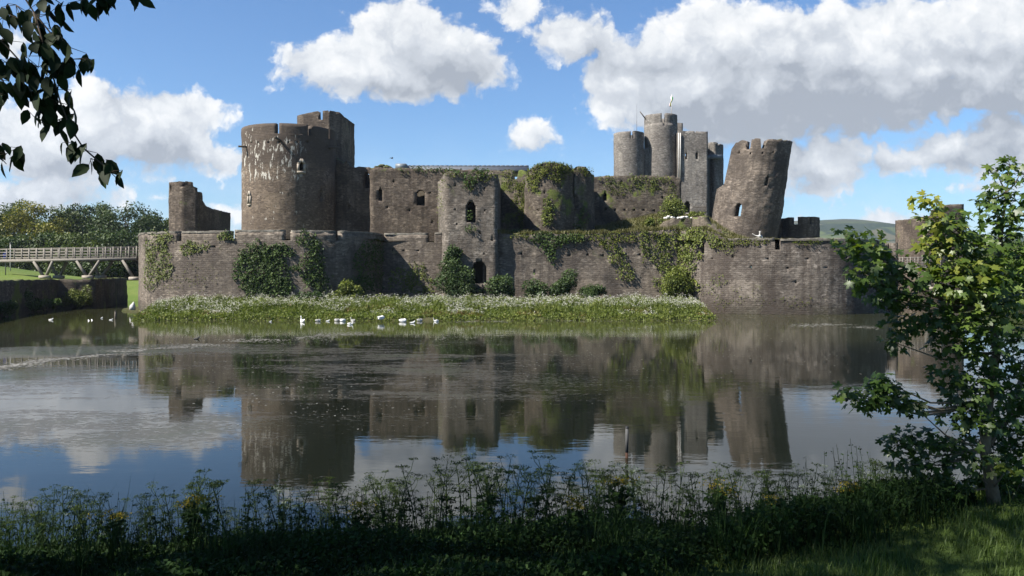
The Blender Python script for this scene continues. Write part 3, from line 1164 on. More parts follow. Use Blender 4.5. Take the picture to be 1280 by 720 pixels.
def crenels(path, z_top, z_sill, gaps, mat, parent, base, thick=1.0, coping=None, holes=(), seed=0., mthick=.75, srange=None, jag=.05, rough=.07, top_jit=0.1):
    """wall up to the crenel sills plus one merlon mesh between each pair of gaps. gaps: list of (s0, s1)"""
    s0, s1 = srange or (0, path.L)
    wall = masonry('wall', path, base, z_sill, thick, mat, parent, holes, srange=None if (path.closed and srange is None) else (s0, s1), jag=jag, seed=seed, rough=rough)
    gaps = sorted(gaps)
    spans = []
    if path.closed:
        for k in range(len(gaps)):
            a, b = gaps[k][1], gaps[(k + 1) % len(gaps)][0]
            spans.append((a, b if b > a else b + path.L))
    else:
        e = [s0] + [v for g in gaps for v in g] + [s1]
        spans = [(e[i], e[i + 1]) for i in range(0, len(e), 2)]
    for k, (a, b) in enumerate(spans):
        if b - a < .15:
            continue
        zt = (z_top(.5 * (a + b)) if callable(z_top) else z_top) + top_jit * mnoise.noise(Vector((a * 3.7, seed, 0)))
        pp = path
        if path.closed and b > path.L:
            pp = Path([tuple(p) for p in path.at(np.linspace(a, b, 40) % path.L)], lean=path.lean, lean_z=path.lean_z)
            a, b = 0, pp.L
        mo = masonry('merlon', pp, z_sill + .0, zt, mthick, mat, parent, srange=(a, b), jag=jag, seed=seed, rough=rough, ds=.35)
        if coping is not None:
            co = masonry('coping', pp, zt - .02, zt + .16, mthick + .12, coping, mo, srange=(a + .04, b - .04), jag=.05, seed=seed + 2, rough=.05, ds=.5, dz=.18, batter=.06)
    return wall


def gap_px(path, l, r):
    a, b = sorted((path.s_px(l), path.s_px(r)))
    return (a, b)


# outer bastion, left
ow1 = empty('curtain_wall', (0, 0, 0), 0, 'long curved outer wall with wide merlons and ivy, left of the window tower, between bridge and wall bend', 'castle wall', 'castle outer walls')
gaps = [gap_px(OW_LEFT, a, b) for a, b in ((181, 184), (221, 227), (287.5, 293.5), (355, 363), (420, 425))]
crenels(OW_LEFT, 7.75, 6.95, gaps, M['outer'], ow1, -.3, 1.3, M['coping'],
        [hole_px(OW_LEFT, p - 1.3, p + 1.3, 307, 309.5, False) for p in (199, 229, 244, 268, 333, 352)], seed=1.0)

ow2 = empty('curtain_wall', (0, 0, 0), 0, 'short straight outer wall with low merlons in the shade beside the window tower', 'castle wall', 'castle outer walls')
gaps = [gap_px(OW_MID, a, b) for a, b in ((471, 480), (535, 543))]
crenels(OW_MID, wz(292.5, 82), wz(303, 82), gaps, M['outer'], ow2, -.3, 1.3, M['coping'],
        [hole_px(OW_MID, p - 1, p + 1, 312, 314, False) for p in (490, 505, 523)], seed=2.0)

ow3 = empty('curtain_wall', (0, 0, 0), 0, 'long outer wall without merlons, grass growing along its top, right of the window tower', 'castle wall', 'castle outer walls')
masonry('wall', OW_MID2, -.3, prof(OW_MID2, [(619, 291), (650, 293), (690, 292), (740, 291.5), (790, 290), (815, 288), (850, 286)], 81.3), 1.4, M['outer'], ow3,
        [hole_px(OW_MID2, p - 1.1, p + 1.1, q, q + 2.5, False) for p, q in ((626, 316), (652, 316), (690, 317), (712, 318), (735, 317), (754, 318), (776, 319), (800, 317), (668, 341), (771, 300))],
        jag=.3, rough=.10, seed=3.0)

ow4 = empty('curtain_wall', (0, 0, 0), 0, 'bare grey curved outer wall rising straight from the water below the leaning tower', 'castle wall', 'castle outer walls')
prof4 = prof(OW_RIGHT, [(840, 288), (858, 283), (872, 282), (884, 286), (897, 291), (908, 299), (920, 300), (1110, 301)], 75.5)
gn = [gap_px(OW_RIGHT, 968.5, 975.5), gap_px(OW_RIGHT, 1106.0, 1107.4)]


def top4(s):
    z = prof4(s)
    for a, b in gn:
        if a < s < b:
            z -= .9
    return z


masonry('wall', OW_RIGHT, -.6, top4, 1.4, M['outer_grey'], ow4,
        [hole_px(OW_RIGHT, 872, 880, 300, 317, True)] + [hole_px(OW_RIGHT, p - 1, p + 1, q, q + 2.2, False) for p, q in
        ((890, 322), (916, 320), (939, 333), (960, 322), (985, 334), (1010, 322), (1034, 333), (1058, 321), (995, 352))],
        breaks=[v for g in gn for v in g], jag=.12, rough=.09, seed=4.0)
c4 = OW_RIGHT.s_px(909)
for a, b in ((c4, gn[0][0]), (gn[0][1], gn[1][0])):
    masonry('coping', OW_RIGHT, prof4((a + b) / 2) - .02, prof4((a + b) / 2) + .2, 1.5, M['coping'], ow4, srange=(a + .05, b - .05), jag=.12, seed=6., rough=.06, ds=.4, dz=.2, batter=.05)

OW_END = Path([P2(1104, 91), P2(1123, 90.2), (wx(1123, 90.2) + .4, 104)])
ow5 = empty('wall_end', (0, 0, 0), 0, 'dark end piece of outer wall left of the small footbridge, half behind the maple', 'castle wall', 'castle outer walls')
crenels(OW_END, wz(303, 90), wz(311, 90), [gap_px(OW_END, 1110, 1112)], M['outer_grey'], ow5, -.6, 1.2, None, seed=4.6)

# window tower that stands flush with the outer wall
WT = Path([(wx(549, 84.5), 100), (wx(547.5, 84.2), 84.2), P2(557, 80.4), P2(622, 80.4), (wx(622, 80.4) + .15, 98)])
wt_ = empty('gate_tower', (wx(590, 80.4), 84, 0), 0, 'square ruined tower flush with the outer wall, tall ragged window above an arched water door', 'castle tower')
pw_ = prof(WT, [(546, 224), (552, 221), (557, 216), (566, 214.5), (577, 215), (581, 218), (583, 223), (593, 225), (596, 217), (605, 215), (614, 216.5), (622, 217.5)], 80.4)
hw = [hole_px(WT, 583, 594.5, 252, 278, True), hole_px(WT, 590, 608, 327, 354, True)]
hw += [hole_px(WT, p - 1, p + 1, q - 1, q + 1.3, False) for p, q in ((569, 262), (571, 280), (606, 263), (577, 316), (605, 317), (569, 232), (606, 235), (600, 291), (562, 317), (615, 300))]
ww_ = masonry('wall', WT, -.3, pw_, 1.5, M['gate'], wt_, hw, jag=.22, seed=5.0, rough=.1)
ww_.location = (-wt_.location[0], -wt_.location[1], 0)
o_ = MB().box((-4.45, 90.6, 6.0), (5.2, 15.0, 12.6)).build('added_backing', M['ruin'], wt_)  # solid box added behind the tower openings so they read dark
o_.location = (-wt_.location[0], -wt_.location[1], 0)
# timber post fence in the tower's ragged window sill is overgrown: ivy is added later


def tower_root(name, x, y, label, group='castle towers'):
    return empty(name, (x, y, 0), 0, label, 'castle tower', group)


def fix(root):
    """meshes were written in world coordinates: shift them under the root's own origin"""
    for c in root.children:
        c.location = (-root.location[0], -root.location[1], -root.location[2])


# the big round tower
CX, CY, CR = wx(361.8, 101), 101.0, 5.72
DT = Path(circle(CX, CY, CR, 90))
rt = tower_root('round_tower', CX, CY, 'big round tower with white lime streaks and narrow slots in its parapet')
gaps = [gap_px(DT, a, b) for a, b in ((345.3, 348.8), (385, 388.8), (411, 414))]
gl = sum(b - a for a, b in gaps) / 3
for f in (.02, .13, .90, .80):
    gaps.append((f * DT.L, f * DT.L + .7))
ZT, ZS = 21.75, 20.5
crenels(DT, ZT, ZS, gaps, M['drum'], rt, 4.0, 1.5,
        None, [hole_px(DT, 374, 379.2, 203, 214, True), hole_px(DT, 310.6, 313.6, 243, 255, True), hole_px(DT, 400, 403.4, 236, 250, True)] +
        [hole_px(DT, p - .9, p + .9, 176.5, 179, False) for p in (314, 323, 336, 349, 361, 372, 384)], seed=7.0, top_jit=.15)
disc('roof_walk', [tuple(p) for p in DT.at(np.linspace(0, DT.L, 40, endpoint=False)) * .0 + (np.array([[CX, CY]]) + (DT.at(np.linspace(0, DT.L, 40, endpoint=False)) - np.array([[CX, CY]])) * .9)], 19.9, M['lead'], rt)


def win_ring(path, l, r, t, b, parent, mat, name='window_surround', w=.26, proud=.07):
    """pale dressed frame round a window"""
    s = path.s_px((l + r) / 2)
    q, n = path.at(s), path.nrm(s)
    Y = q[1]
    hw_ = (r - l) * Y / F / 2
    zb, zt = wz(b, Y), wz(t, Y)
    tx, ty = -n[1], n[0]
    m = MB()
    c = (q[0] + n[0] * proud, q[1] + n[1] * proud)

    def pt(u, z):
        return (c[0] + tx * u, c[1] + ty * u, z)
    m.beam(pt(-hw_ - w / 2, zb), pt(-hw_ - w / 2, zt - .2), w, w)
    m.beam(pt(hw_ + w / 2, zb), pt(hw_ + w / 2, zt - .2), w, w)
    m.beam(pt(-hw_ - w / 2, zt - .2), pt(0, zt + .38), w, w * .98)
    m.beam(pt(hw_ + w / 2, zt - .2), pt(0, zt + .38), w, w * .98)
    m.beam(pt(-hw_ - w, zb - w / 2), pt(hw_ + w, zb - w / 2), w * .96, w)
    return m.build(name, mat, parent)


win_ring(DT, 374, 379.2, 203, 214, rt, M['pale_stone'])
win_ring(DT, 310.8, 313.6, 243, 255, rt, M['pale_stone'], w=.2)
for px, py, L_ in ((308, 184, 1.0), (350, 176, 2.5), (412, 185, 1.4)):
    s = DT.s_px(px)
    q, n = DT.at(s), DT.nrm(s)
    z = wz(py, q[1])
    mb = MB().beam((q[0] - n[0] * .2, q[1] - n[1] * .2, z + .05), (q[0] + n[0] * L_, q[1] + n[1] * L_, z), .22, .20)
    mb.build('water_spout', M['timber_dark'], rt)
fix(rt)

# stair turret behind it
TT = Path([(wx(371, 105), 111), P2(371, 105.2), P2(411, 104.6), P2(428.5, 105.6), (wx(428.5, 105.6) + .3, 112)])
tt = tower_root('stair_turret', wx(400, 105), 107, 'tall square turret rising just behind the big round tower')
tp = prof(TT, [(371, 144), (396, 139), (397.3, 139), (397.6, 150), (403.4, 150), (403.7, 139), (410.3, 139), (410.6, 141), (412, 141), (412.3, 139), (425, 139.5), (429, 143)], 105)
masonry('wall', TT, 5.0, tp, 1.0, M['inner'], tt, jag=.06, seed=8.0, breaks=[TT.s_px(p) for p in (397.4, 403.6)], ds=.3)
mb = MB().box((wx(400, 105), 110.5, 12), (6.0, 1.0, 20))
o_ = mb.build('rear_wall', M['inner'], tt)
fix(tt)

# link wall in the tower's shade and the hall wall
LW = Path([P2(418, 102.2), P2(464, 101.6)])
lw = empty('curtain_wall', (0, 0, 0), 0, 'shaded inner wall joining the big round tower to the hall, with one arched window near its top', 'castle wall', 'castle inner walls')
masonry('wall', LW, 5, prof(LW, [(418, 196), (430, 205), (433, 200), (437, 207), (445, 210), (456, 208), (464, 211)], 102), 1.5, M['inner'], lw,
        [hole_px(LW, 455, 461.5, 215, 235, True), hole_px(LW, 434.5, 437, 257, 260, False)], jag=.25, seed=9.0)
MB().box((-20.1, 104.7, 11.2), (5.6, 1.6, 10.9)).build('added_backing', M['inner'], lw)  # added fill, stops sky showing through the link wall window
HW = Path([(wx(462, 96.6), 101.4), P2(462, 96.6), P2(545, 96.9), P2(626, 97.2)])
hall = empty('hall_range', (wx(540, 97), 100, 7), 0, 'ruined hall wall with two broken windows and a long slate roof line behind it', 'castle hall')
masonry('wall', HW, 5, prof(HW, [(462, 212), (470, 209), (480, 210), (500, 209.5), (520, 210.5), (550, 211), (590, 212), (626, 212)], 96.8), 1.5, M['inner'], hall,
        [hole_px(HW, 473, 478, 236, 251, True), hole_px(HW, 520.5, 531, 237, 257, True)] + [hole_px(HW, p - 1, p + 1, q, q + 2.3, False) for p, q in ((484, 258), (512, 262), (538, 240), (492, 226), (540, 277))],
        jag=.16, seed=10.0)
mb = MB()
x0_, x1_ = wx(508, 108), wx(661, 108)
zr = wz(207.6, 108)
mb.add([(x0_, 105.2, zr - .9), (x1_, 105.2, zr - .9), (x1_, 108, zr), (x0_, 108, zr), (x1_, 111, zr - .9), (x0_, 111, zr - .9),
        (x0_, 105.2, zr - 1.1), (x1_, 105.2, zr - 1.1), (x1_, 111, zr - 1.1), (x0_, 111, zr - 1.1)],
       [(0, 1, 2, 3), (3, 2, 4, 5), (6, 7, 1, 0), (5, 4, 8, 9), (7, 6, 9, 8), (0, 3, 5, 9, 6), (1, 7, 8, 4, 2)])
mb.build('roof', M['slate'], hall)
mb = MB()
for k in range(26):
    mb.box((x0_ + (x1_ - x0_) * (k + .5) / 26, 108, zr + .03), ((x1_ - x0_) / 26 - .06, .32, .12), bev=.03)
mb.build('ridge_tile', M['slate'], hall)
mb = MB()
for k in range(2):
    mb.box((wx(503, 107), 107 + k * 2.9, zr - .35 - k * .1), (1.5, 2.7, .8), bev=.12)
mb.build('skylight', M['lead'], hall)
mb = MB().box((wx(545, 97) , 105.2, 11.0), (15.6, 11.4, 10.4), bev=0)  # filler mass added close behind the hall windows to keep them dark
mb.build('added_backing', M['inner'], hall)
# rubble heap dome on the wall head
mb = MB()
for k in range(40):
    a, r_ = rng.uniform(0, 6.28), rng.uniform(0, 1)
    mb.box((wx(478, 101) + r_ * math.cos(a) * 1.3, 101 + r_ * math.sin(a) * 1.0, 16.85 + .55 * (1 - r_ * r_)), (rng.uniform(.3, .6), rng.uniform(.3, .5), rng.uniform(.2, .4)), rng.uniform(0, 3), .06)
mb.build('rubble_heap', M['ruin'], hall)
fix(hall)

# recess wall between window tower and D tower
RW = Path([P2(612, 94), P2(640, 93), P2(672, 91.8)])
rw = empty('curtain_wall', (0, 0, 0), 0, 'mossy recessed wall half in deep shadow between the window tower and the rounded ruin', 'castle wall', 'castle inner walls')
masonry('wall', RW, 5, prof(RW, [(612, 212), (628, 213), (636, 212), (638, 224), (646, 222), (648, 213), (654, 213), (658, 222), (672, 210)], 93), 1.6, M['ruin'], rw, jag=.3, seed=11.0, rough=.14)

# rounded ruin
DC = (wx(687.5, 92), 92.0)
DD = Path(circle(DC[0], DC[1], 2.95, 70))
dt = tower_root('rounded_tower', DC[0], DC[1], 'rounded stump of a tower capped with turf and moss, right of the recessed wall')
pd = prof(DD, [(655, 234), (657, 222), (661, 213), (668, 207), (680, 204), (698, 204.5), (708, 206), (714, 209), (720, 214)], 89.5)
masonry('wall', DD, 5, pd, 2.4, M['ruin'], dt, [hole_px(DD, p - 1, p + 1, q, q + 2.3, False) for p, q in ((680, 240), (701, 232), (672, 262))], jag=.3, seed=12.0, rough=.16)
mb = MB()
for k in range(60):
    a, r_ = rng.uniform(0, 6.28), math.sqrt(rng.uniform(0, 1))
    mb.box((DC[0] + r_ * math.cos(a) * 2.2, DC[1] + r_ * math.sin(a) * 2.2, 15.2 + .9 * (1 - r_ * r_)), (rng.uniform(.6, 1.1), rng.uniform(.6, 1.), rng.uniform(.3, .6)), rng.uniform(0, 3), .12)
mb.build('turf_cap', M['terrace'], dt)
fix(dt)
ST = Path([P2(714, 92.5), P2(718, 90.6), P2(734, 90.9), P2(743, 93.2), (wx(743, 93.2) + .55, 104)])
st = tower_root('tower_stub', wx(730, 93), 95, 'narrow dark stub of masonry with a doorway, beside the rounded ruin')
masonry('wall', ST, 5, prof(ST, [(714, 211), (722, 208), (732, 209), (738, 214), (743, 216), (746, 222)], 91), 1.5, M['ruin'], st,
        [hole_px(ST, 717.5, 723, 243, 260, True)], jag=.3, seed=13.0, rough=.14)
fix(st)

# inner curtain on the right with the dark grass-capped head
IC = Path([P2(738, 104.4), P2(852, 104), (wx(852, 104) - .1, 107)])
ic = empty('curtain_wall', (0, 0, 0), 0, 'dark inner wall topped with grass in front of the great gatehouse, a row of small holes across it', 'castle wall', 'castle inner walls')
masonry('wall', IC, 6, prof(IC, [(738, 221), (760, 219.5), (800, 219), (840, 220), (848, 222), (852, 226)], 104), 2.2, M['ruin'], ic,
        [hole_px(IC, p - 1.1, p + 1.1, q, q + 2.6, False) for p, q in ((757, 260), (769, 261), (781, 261), (793, 261), (805, 261), (818, 262), (830, 261), (777, 227), (828, 246), (764, 229), (845, 263))] +
        [hole_px(IC, 754, 758.5, 241, 251, True)], jag=.2, seed=14.0, rough=.12)
MB().box((wx(795, 107), 107.6, 11.2), (10.6, 1.8, 9.4)).build('added_backing', M['ruin'], ic)  # added slab keeps daylight from showing through the wall's openings

# rubble wall on the mound
MW = Path([P2(822, 92.4), P2(832, 91.4), P2(868, 91), P2(880, 92)])
mw = empty('rubble_wall', (0, 0, 0), 0, 'low broken wall crowned with white stones on the grassy mound below the gatehouse', 'ruin')
masonry('wall', MW, 6.5, prof(MW, [(822, 288), (828, 278), (836, 274), (850, 273), (866, 274), (874, 276), (880, 290)], 91.4), 1.8, M['ruin'], mw, jag=.35, seed=15.0, rough=.2)
for k in range(16):
    px = rng.uniform(833, 872)
    MB().box((wx(px, 91.6), rng.uniform(91.3, 92.6), wz(273, 91.5) + rng.uniform(.05, .22)), (rng.uniform(.2, .55), rng.uniform(.25, .4), rng.uniform(.15, .3)), rng.uniform(0, 3), .07).build('cap_stone', M['white_stone'], mw)
FR = Path([P2(864, 89.5), P2(876, 88), P2(892, 87), P2(910, 86.6)])
masonry('broken_wall', FR, 6.0, prof(FR, [(864, 268), (870, 272), (878, 271), (884, 280), (890, 279), (896, 289), (901, 288), (905, 297), (910, 303)], 87.5), 1.3, M['ruin'], mw, jag=.5, seed=15.7, rough=.25)
MB().box((wx(872, 86), 86, wz(287.5, 88)), (1.7, 1.0, .35), .2, .14).build('fallen_slab', M['white_stone'], mw)
mb = MB()
for k in range(90):
    px = rng.uniform(868, 908)
    yy = rng.uniform(81.5, 90)
    zz = terrace_z(wx(px, yy), yy) + max(0, (905 - px) / 40) * .9
    mb.box((wx(px, yy), yy, zz + .05), (rng.uniform(.3, .9), rng.uniform(.3, .8), rng.uniform(.25, .6)), rng.uniform(0, 3), .1)
mb.build('rubble_heap', M['ruin'], mw)

# great gatehouse, far back
KY = 140.0
kp = tower_root('great_gatehouse', wx(835, 140), 142, 'pale grey gatehouse of round and square towers with a flagpole, behind the inner wall')


def drum(px, Y, r, top, sill, slots, name, holes=()):
    c = (wx(px, Y), Y)
    p = Path(circle(c[0], c[1], r, 60))
    root = empty(name, (0, 0, 0))
    root.parent = kp
    gaps = [gap_px(p, a, b) for a, b in slots] + [(f * p.L, f * p.L + .9) for f in (.05, .18, .85)]
    crenels(p, wz(top, Y - r), wz(sill, Y - r), gaps, M['keep'], root, 7, 1.2, None, [hole_px(p, *h) for h in holes], seed=px * .1, jag=.05, rough=.06)
    return p, root


p_, r_ = drum(786, 140, 2.62, 163.5, 173, [(788.5, 792)], 'round_tower')
p_, r_ = drum(826, 141, 2.88, 141.5, 153, [(827.3, 832)], 'round_tower', [(829, 831, 152.5, 157, False)])
KL = Path([P2(798, 139.6), P2(812, 139.4)])
masonry('link_wall', KL, 7, prof(KL, [(790, 191), (797, 190.5), (800, 188.5), (806, 185.5), (812, 184)], 139.5), 1.2, M['keep'], kp, [hole_px(KL, 799, 800.4, 188, 193, False)], jag=.08, seed=16.)
KB = Path([(wx(848, 137.5), 147), P2(848, 137.5), P2(884.8, 137.5), (wx(884.8, 137.5) + .3, 147)])
masonry('square_tower', KB, 7, prof(KB, [(846, 164.5), (850, 163.5), (868.2, 164), (868.5, 166), (870.2, 166), (870.5, 164), (885, 164.5)], 137.5), 1.2, M['keep'], kp,
        [hole_px(KB, 856.5, 859, 190.5, 199, True), hole_px(KB, 870, 872.5, 190.5, 199, True), hole_px(KB, 855.5, 863, 252, 266, True)], jag=.07, seed=17., ds=.3)
mb = MB().box((wx(866, 142), 142.8, 24), (4.6, 7.6, .3))
mb.build('roof_walk', M['lead'], kp)
MB().box((wx(866, 142.6), 142.8, 15), (4.5, 6.4, 17.6)).build('added_backing', M['keep'], kp)  # added core so the gatehouse windows and door stay dark
# darker tower on the shaded right, recessed
KD = Path([P2(884, 145), P2(893, 143.4), P2(904.6, 144.6), (wx(904.6, 144.6) + .35, 154)])
masonry('rear_tower', KD, 7, prof(KD, [(884, 178), (896, 179), (897.4, 179), (897.6, 184), (899, 184), (899.2, 180), (905, 181)], 144.5), 1.2, M['keep'], kp, [hole_px(KD, 889, 891, 230, 240, True)], jag=.08, seed=18.)
MB().box((wx(894.5, 143), 143.05, wz(196, 143)), (2.6, .5, .7), .1, .05).build('hoarding_band', M['lead'], kp)
KT = Path([P2(842, 145.5), P2(854, 145), (wx(854, 145) + .2, 149)])
masonry('stair_turret', KT, 10, prof(KT, [(842, 153), (848, 153), (854, 154)], 145), 1.0, M['keep'], kp, jag=.06, seed=19.)
for px in (848.4, 850.6):
    MB().tube([(wx(px, 137.2), 137.25, wz(y, 137.2)) for y in (166, 190, 222)], [.09] * 3, 6).build('drain_pipe', M['white_stone'], kp)
mb = MB()
for k in range(12):
    px = 866.5 + k * 1.45
    mb.beam((wx(px, 135), 135, wz(268, 135)), (wx(px, 135), 135, wz(256.5 + (k % 3) * .5, 135)), .13, .06)
mb.beam((wx(865.5, 135), 135.05, wz(259, 135)), (wx(884, 135), 135.05, wz(259, 135)), .08, .1)
mb.beam((wx(865.5, 135), 135.05, wz(265, 135)), (wx(884, 135), 135.05, wz(265, 135)), .08, .1)
mb.build('timber_fence', M['timber_dark'], kp)
MB().tube([(wx(839, 141), 141, wz(152, 141)), (wx(839.6, 141), 141, wz(118, 141))], [.07, .045], 6).build('flagpole', M['white_stone'], kp)
MB().tube([(wx(796, 140), 140, wz(172, 140)), (wx(796, 140), 140, wz(130, 140))], [.035, .02], 5).build('mast', M['metal'], kp)
MB().tube([(wx(806.5, 140), 140, wz(148, 140)), (wx(800, 140), 140, wz(139.5, 140))], [.11, .08], 6).build('leaning_pole', M['timber_dark'], kp)
fix(kp)
for c in kp.children:
    if c.type == 'EMPTY':
        pass
# the flag hangs from the pole: furled cloth in three colours
fl = empty('flag', (wx(839.6, 141), 141, wz(120, 141)), 0, 'limp white, green and red flag hanging from the gatehouse flagpole', 'flag')
for nm, mt, off, wd in (('white_band', 'flag_white', -.10, .22), ('green_band', 'flag_green', .06, .22), ('red_dragon_fold', 'flag_red', -.02, .2)):
    mb = MB()
    V, n = [], 9
    for k in range(n):
        z = -.1 - k * .22
        sway = .32 * math.sin(k * .75 + off * 5) * (1 if k else .2) - .05 * k
        w_ = wd * (1 - .05 * k) * (.6 if k == 0 else 1)
        V += [(off + sway * .4 - w_ / 2, -.06 + .05 * math.sin(k * 1.3), z), (off + sway * .4 + w_ / 2, .05 * math.cos(k), z), (off + sway * .4 + w_ / 2, .06 + .05 * math.cos(k), z), (off + sway * .4 - w_ / 2, .0 + .05 * math.sin(k * 1.3), z)]
    fs = []
    for k in range(n - 1):
        for q in range(4):
            fs.append((4 * k + q, 4 * k + (q + 1) % 4, 4 * k + 4 + (q + 1) % 4, 4 * k + 4 + q))
    fs += [(3, 2, 1, 0), tuple(4 * (n - 1) + q for q in range(4))]
    mb.add(V, fs).build('red_fold' if 'red' in nm else nm, M[mt], fl, smooth=True)

# leaning tower
LC = (wx(928.5, 101), 101.0)
LT = Path(circle(LC[0], LC[1], 4.2, 90), lean=(.152, .0), lean_z=8.0)
LT = Path(circle(LC[0], LC[1], 4.2, 90), True, (.152, .0), 8.0)
lt = tower_root('leaning_tower', LC[0], LC[1], 'ruined round tower leaning far to the right with three broken merlons')
pts = [(885, 254), (888, 244), (895, 237), (902, 233), (907, 229), (909, 216), (910, 203), (914, 188), (920, 179), (928, 175), (931.6, 174.5), (932, 187.5), (937.2, 187.5), (937.7, 173.5), (951, 173.5), (951.4, 185.5), (956, 185.5), (956.4, 174.5), (970, 174), (980, 175), (988, 176)]
sv, zv = [], []
for px, py in pts:
    s = LT.s_px(px, py)
    if sv and s <= sv[-1] + .015:
        s = sv[-1] + .015
    sv.append(s)
    zv.append(wz(py, LT.Y(s)))
L_ = LT.L
sv = [0, .12 * L_, .2 * L_] + sv + [.80 * L_, .86 * L_, .9 * L_, L_]
zv = [9.0, 9.4, 11.0] + zv + [20.4, 18.5, 9.5, 9.0]
o_ = np.argsort(sv)
sv, zv = np.array(sv)[o_], np.array(zv)[o_]
masonry('wall', LT, 5.5, lambda s: float(np.interp(s, sv, zv)), 1.5, M['lean'], lt,
        [(LT.s_px(918.5, 262), LT.s_px(927, 262), wz(270, 97), wz(254, 97), True), (LT.s_px(957, 226), LT.s_px(960.8, 226), wz(233, 97.5), wz(220.5, 97.5), True)] +
        [(LT.s_px(p - 1, q), LT.s_px(p + 1, q), wz(q + 1.3, 98), wz(q - 1.2, 98), False) for p, q in ((924, 191), (938, 193), (953, 193), (966, 192))],
        ds=.3, dz=.35, jag=.2, seed=20.0, rough=.12)
mb = MB()
for k in range(60):
    a, r_ = rng.uniform(0, 6.28), math.sqrt(rng.uniform(0, 1))
    mb.box((LC[0] + r_ * math.cos(a) * 3.6, LC[1] + r_ * math.sin(a) * 3.6, 7.3 + .5 * (1 - r_)), (rng.uniform(.4, 1.0), rng.uniform(.4, .9), rng.uniform(.3, .6)), rng.uniform(0, 3), .1)
mb.build('rubble_floor', M['ruin'], lt)
fix(lt)
LK = Path([P2(966, 104), P2(978, 103.6), (wx(978, 103.6) + .1, 107)])
lk = empty('tower_remnant', (wx(972, 104), 105, 0), 0, 'thin dark remnant of wall just behind the foot of the leaning tower', 'castle wall')
masonry('wall', LK, 6, prof(LK, [(966, 274), (972, 275), (978, 277)], 104), 1.0, M['lean'], lk, jag=.12, seed=21.)
fix(lk)

# little crenellated corner tower
CT = Path([(wx(986, 101), 106), P2(986, 101.4), P2(1003, 100.2), P2(1012, 100.0), P2(1025, 101.8), (wx(1025, 101.8) + .2, 106)])
ct = tower_root('corner_turret', wx(1005, 101), 103, 'low stubby turret with three merlons standing right of the leaning tower')
crenels(CT, wz(271.5, 101), wz(280.5, 101), [gap_px(CT, 989.5, 997), gap_px(CT, 1012, 1016)], M['lean'], ct, 6, 1.0, None, seed=22., jag=.08)
fix(ct)

# small ruined tower at far left
SL = Path([(wx(210.5, 106), 113), P2(210.5, 106), P2(228, 105), P2(247.5, 105.6), P2(260, 108.6), P2(272, 112), (wx(272, 112) - .3, 118)])
sl = tower_root('ruined_turret', wx(235, 106), 109, 'small broken turret stepping down to the right, above the wall at far left')
masonry('wall', SL, 5, prof(SL, [(210, 228), (224.2, 227.5), (224.6, 235), (231, 234), (231.4, 227.5), (240.6, 228), (241, 233), (243.5, 239), (253, 240), (254, 250), (258, 256), (266, 258), (272, 258)], 106), 1.1, M['inner'], sl,
        [hole_px(SL, 212.2, 214.4, 232, 241, True)], jag=.12, seed=23., ds=.3)
fix(sl)

# gatehouse tower beyond the small bridge at right
FT = Path([(wx(1141, 108), 113), P2(1141, 108.4), P2(1154, 107.6), P2(1172, 107.2), P2(1206, 108), (wx(1206, 108), 114)])
ft = tower_root('east_gate_tower', wx(1172, 108), 110, 'square stone gate tower beyond the small footbridge, mostly hidden by the maple')
masonry('wall', FT, -.5, prof(FT, [(1140, 273), (1146, 271), (1166, 270), (1166.4, 262), (1176, 261), (1185, 256), (1206, 255)], 108), 1.2, M['inner'], ft, jag=.1, seed=24.)
fix(ft)

# revetment wall of the meadow
rv = empty('retaining_wall', (0, 0, 0), 0, 'rough stone retaining wall of the meadow under the wooden footbridge, mostly in shade', 'wall')
masonry('wall', REV, -.6, lambda s: 3.2 + .12 * mnoise.noise(Vector((s * .8, 0, 0))), .9, M['ruin'], rv, jag=.18, rough=.16, seed=25., batter=.15)


# ---------------------------------------------------------------- timber bridges
def footbridge(label, xa, xb, ya, yb, za, zb, width, npost, vsup, name='footbridge', half=None):
    root = empty(name, ((xa + xb) / 2, (ya + yb) / 2, (za + zb) / 2), 0, label, 'footbridge')
    A, B = Vector((xa, ya, za)), Vector((xb, yb, zb))
    d = (B - A)
    side = Vector((-d.y, d.x, 0)).normalized()
    o = A.lerp(B, .5)

    def put(mb, nm, mt):
        c = mb.build(nm, M[mt], root)
        c.location = -o
        return c
    mb = MB()
    n = int(d.length / .22)
    for k in range(n):
        p = A + d * ((k + .5) / n)
        mb.beam(p - side * width / 2 + Vector((0, 0, 0)), p + side * width / 2, d.length / n - .02, .06)
    put(mb, 'deck', 'timber')
    for sgn in (-1, 1):
        off = side * (sgn * width / 2)
        put(MB().beam(A + off + Vector((0, 0, -.18)), B + off + Vector((0, 0, -.18)), .16, .30), 'edge_beam', 'timber')
        for h, t_, nm in ((1.12, .11, 'top_rail'), (.78, .08, 'rail'), (.46, .08, 'rail'), (.16, .08, 'rail')):
            put(MB().beam(A + off + Vector((0, 0, h)), B + off + Vector((0, 0, h)), .07, t_), nm, 'timber')
        for k in range(npost):
            p = A + d * (k / (npost - 1)) + off
            put(MB().beam(p + Vector((0, 0, -.42)), p + Vector((0, 0, 1.2)), .12, .12), 'post', 'timber')
        for (t0, tb, t1, zf) in vsup:
            foot = A + d * tb + off
            foot.z = zf
            for tt_ in (t0, t1):
                if tt_ is None:
                    continue
                put(MB().beam(foot + d.normalized() * (.18 if tt_ > tb else -.18) + Vector((0, 0, .1)), A + d * tt_ + off + Vector((0, 0, -.3)), .24, .24), 'strut', 'timber')
            put(MB().box(tuple(foot + Vector((0, 0, 0))), (1.15, .45, .34), 0, .04), 'foot_block', 'pale_stone')
    return root


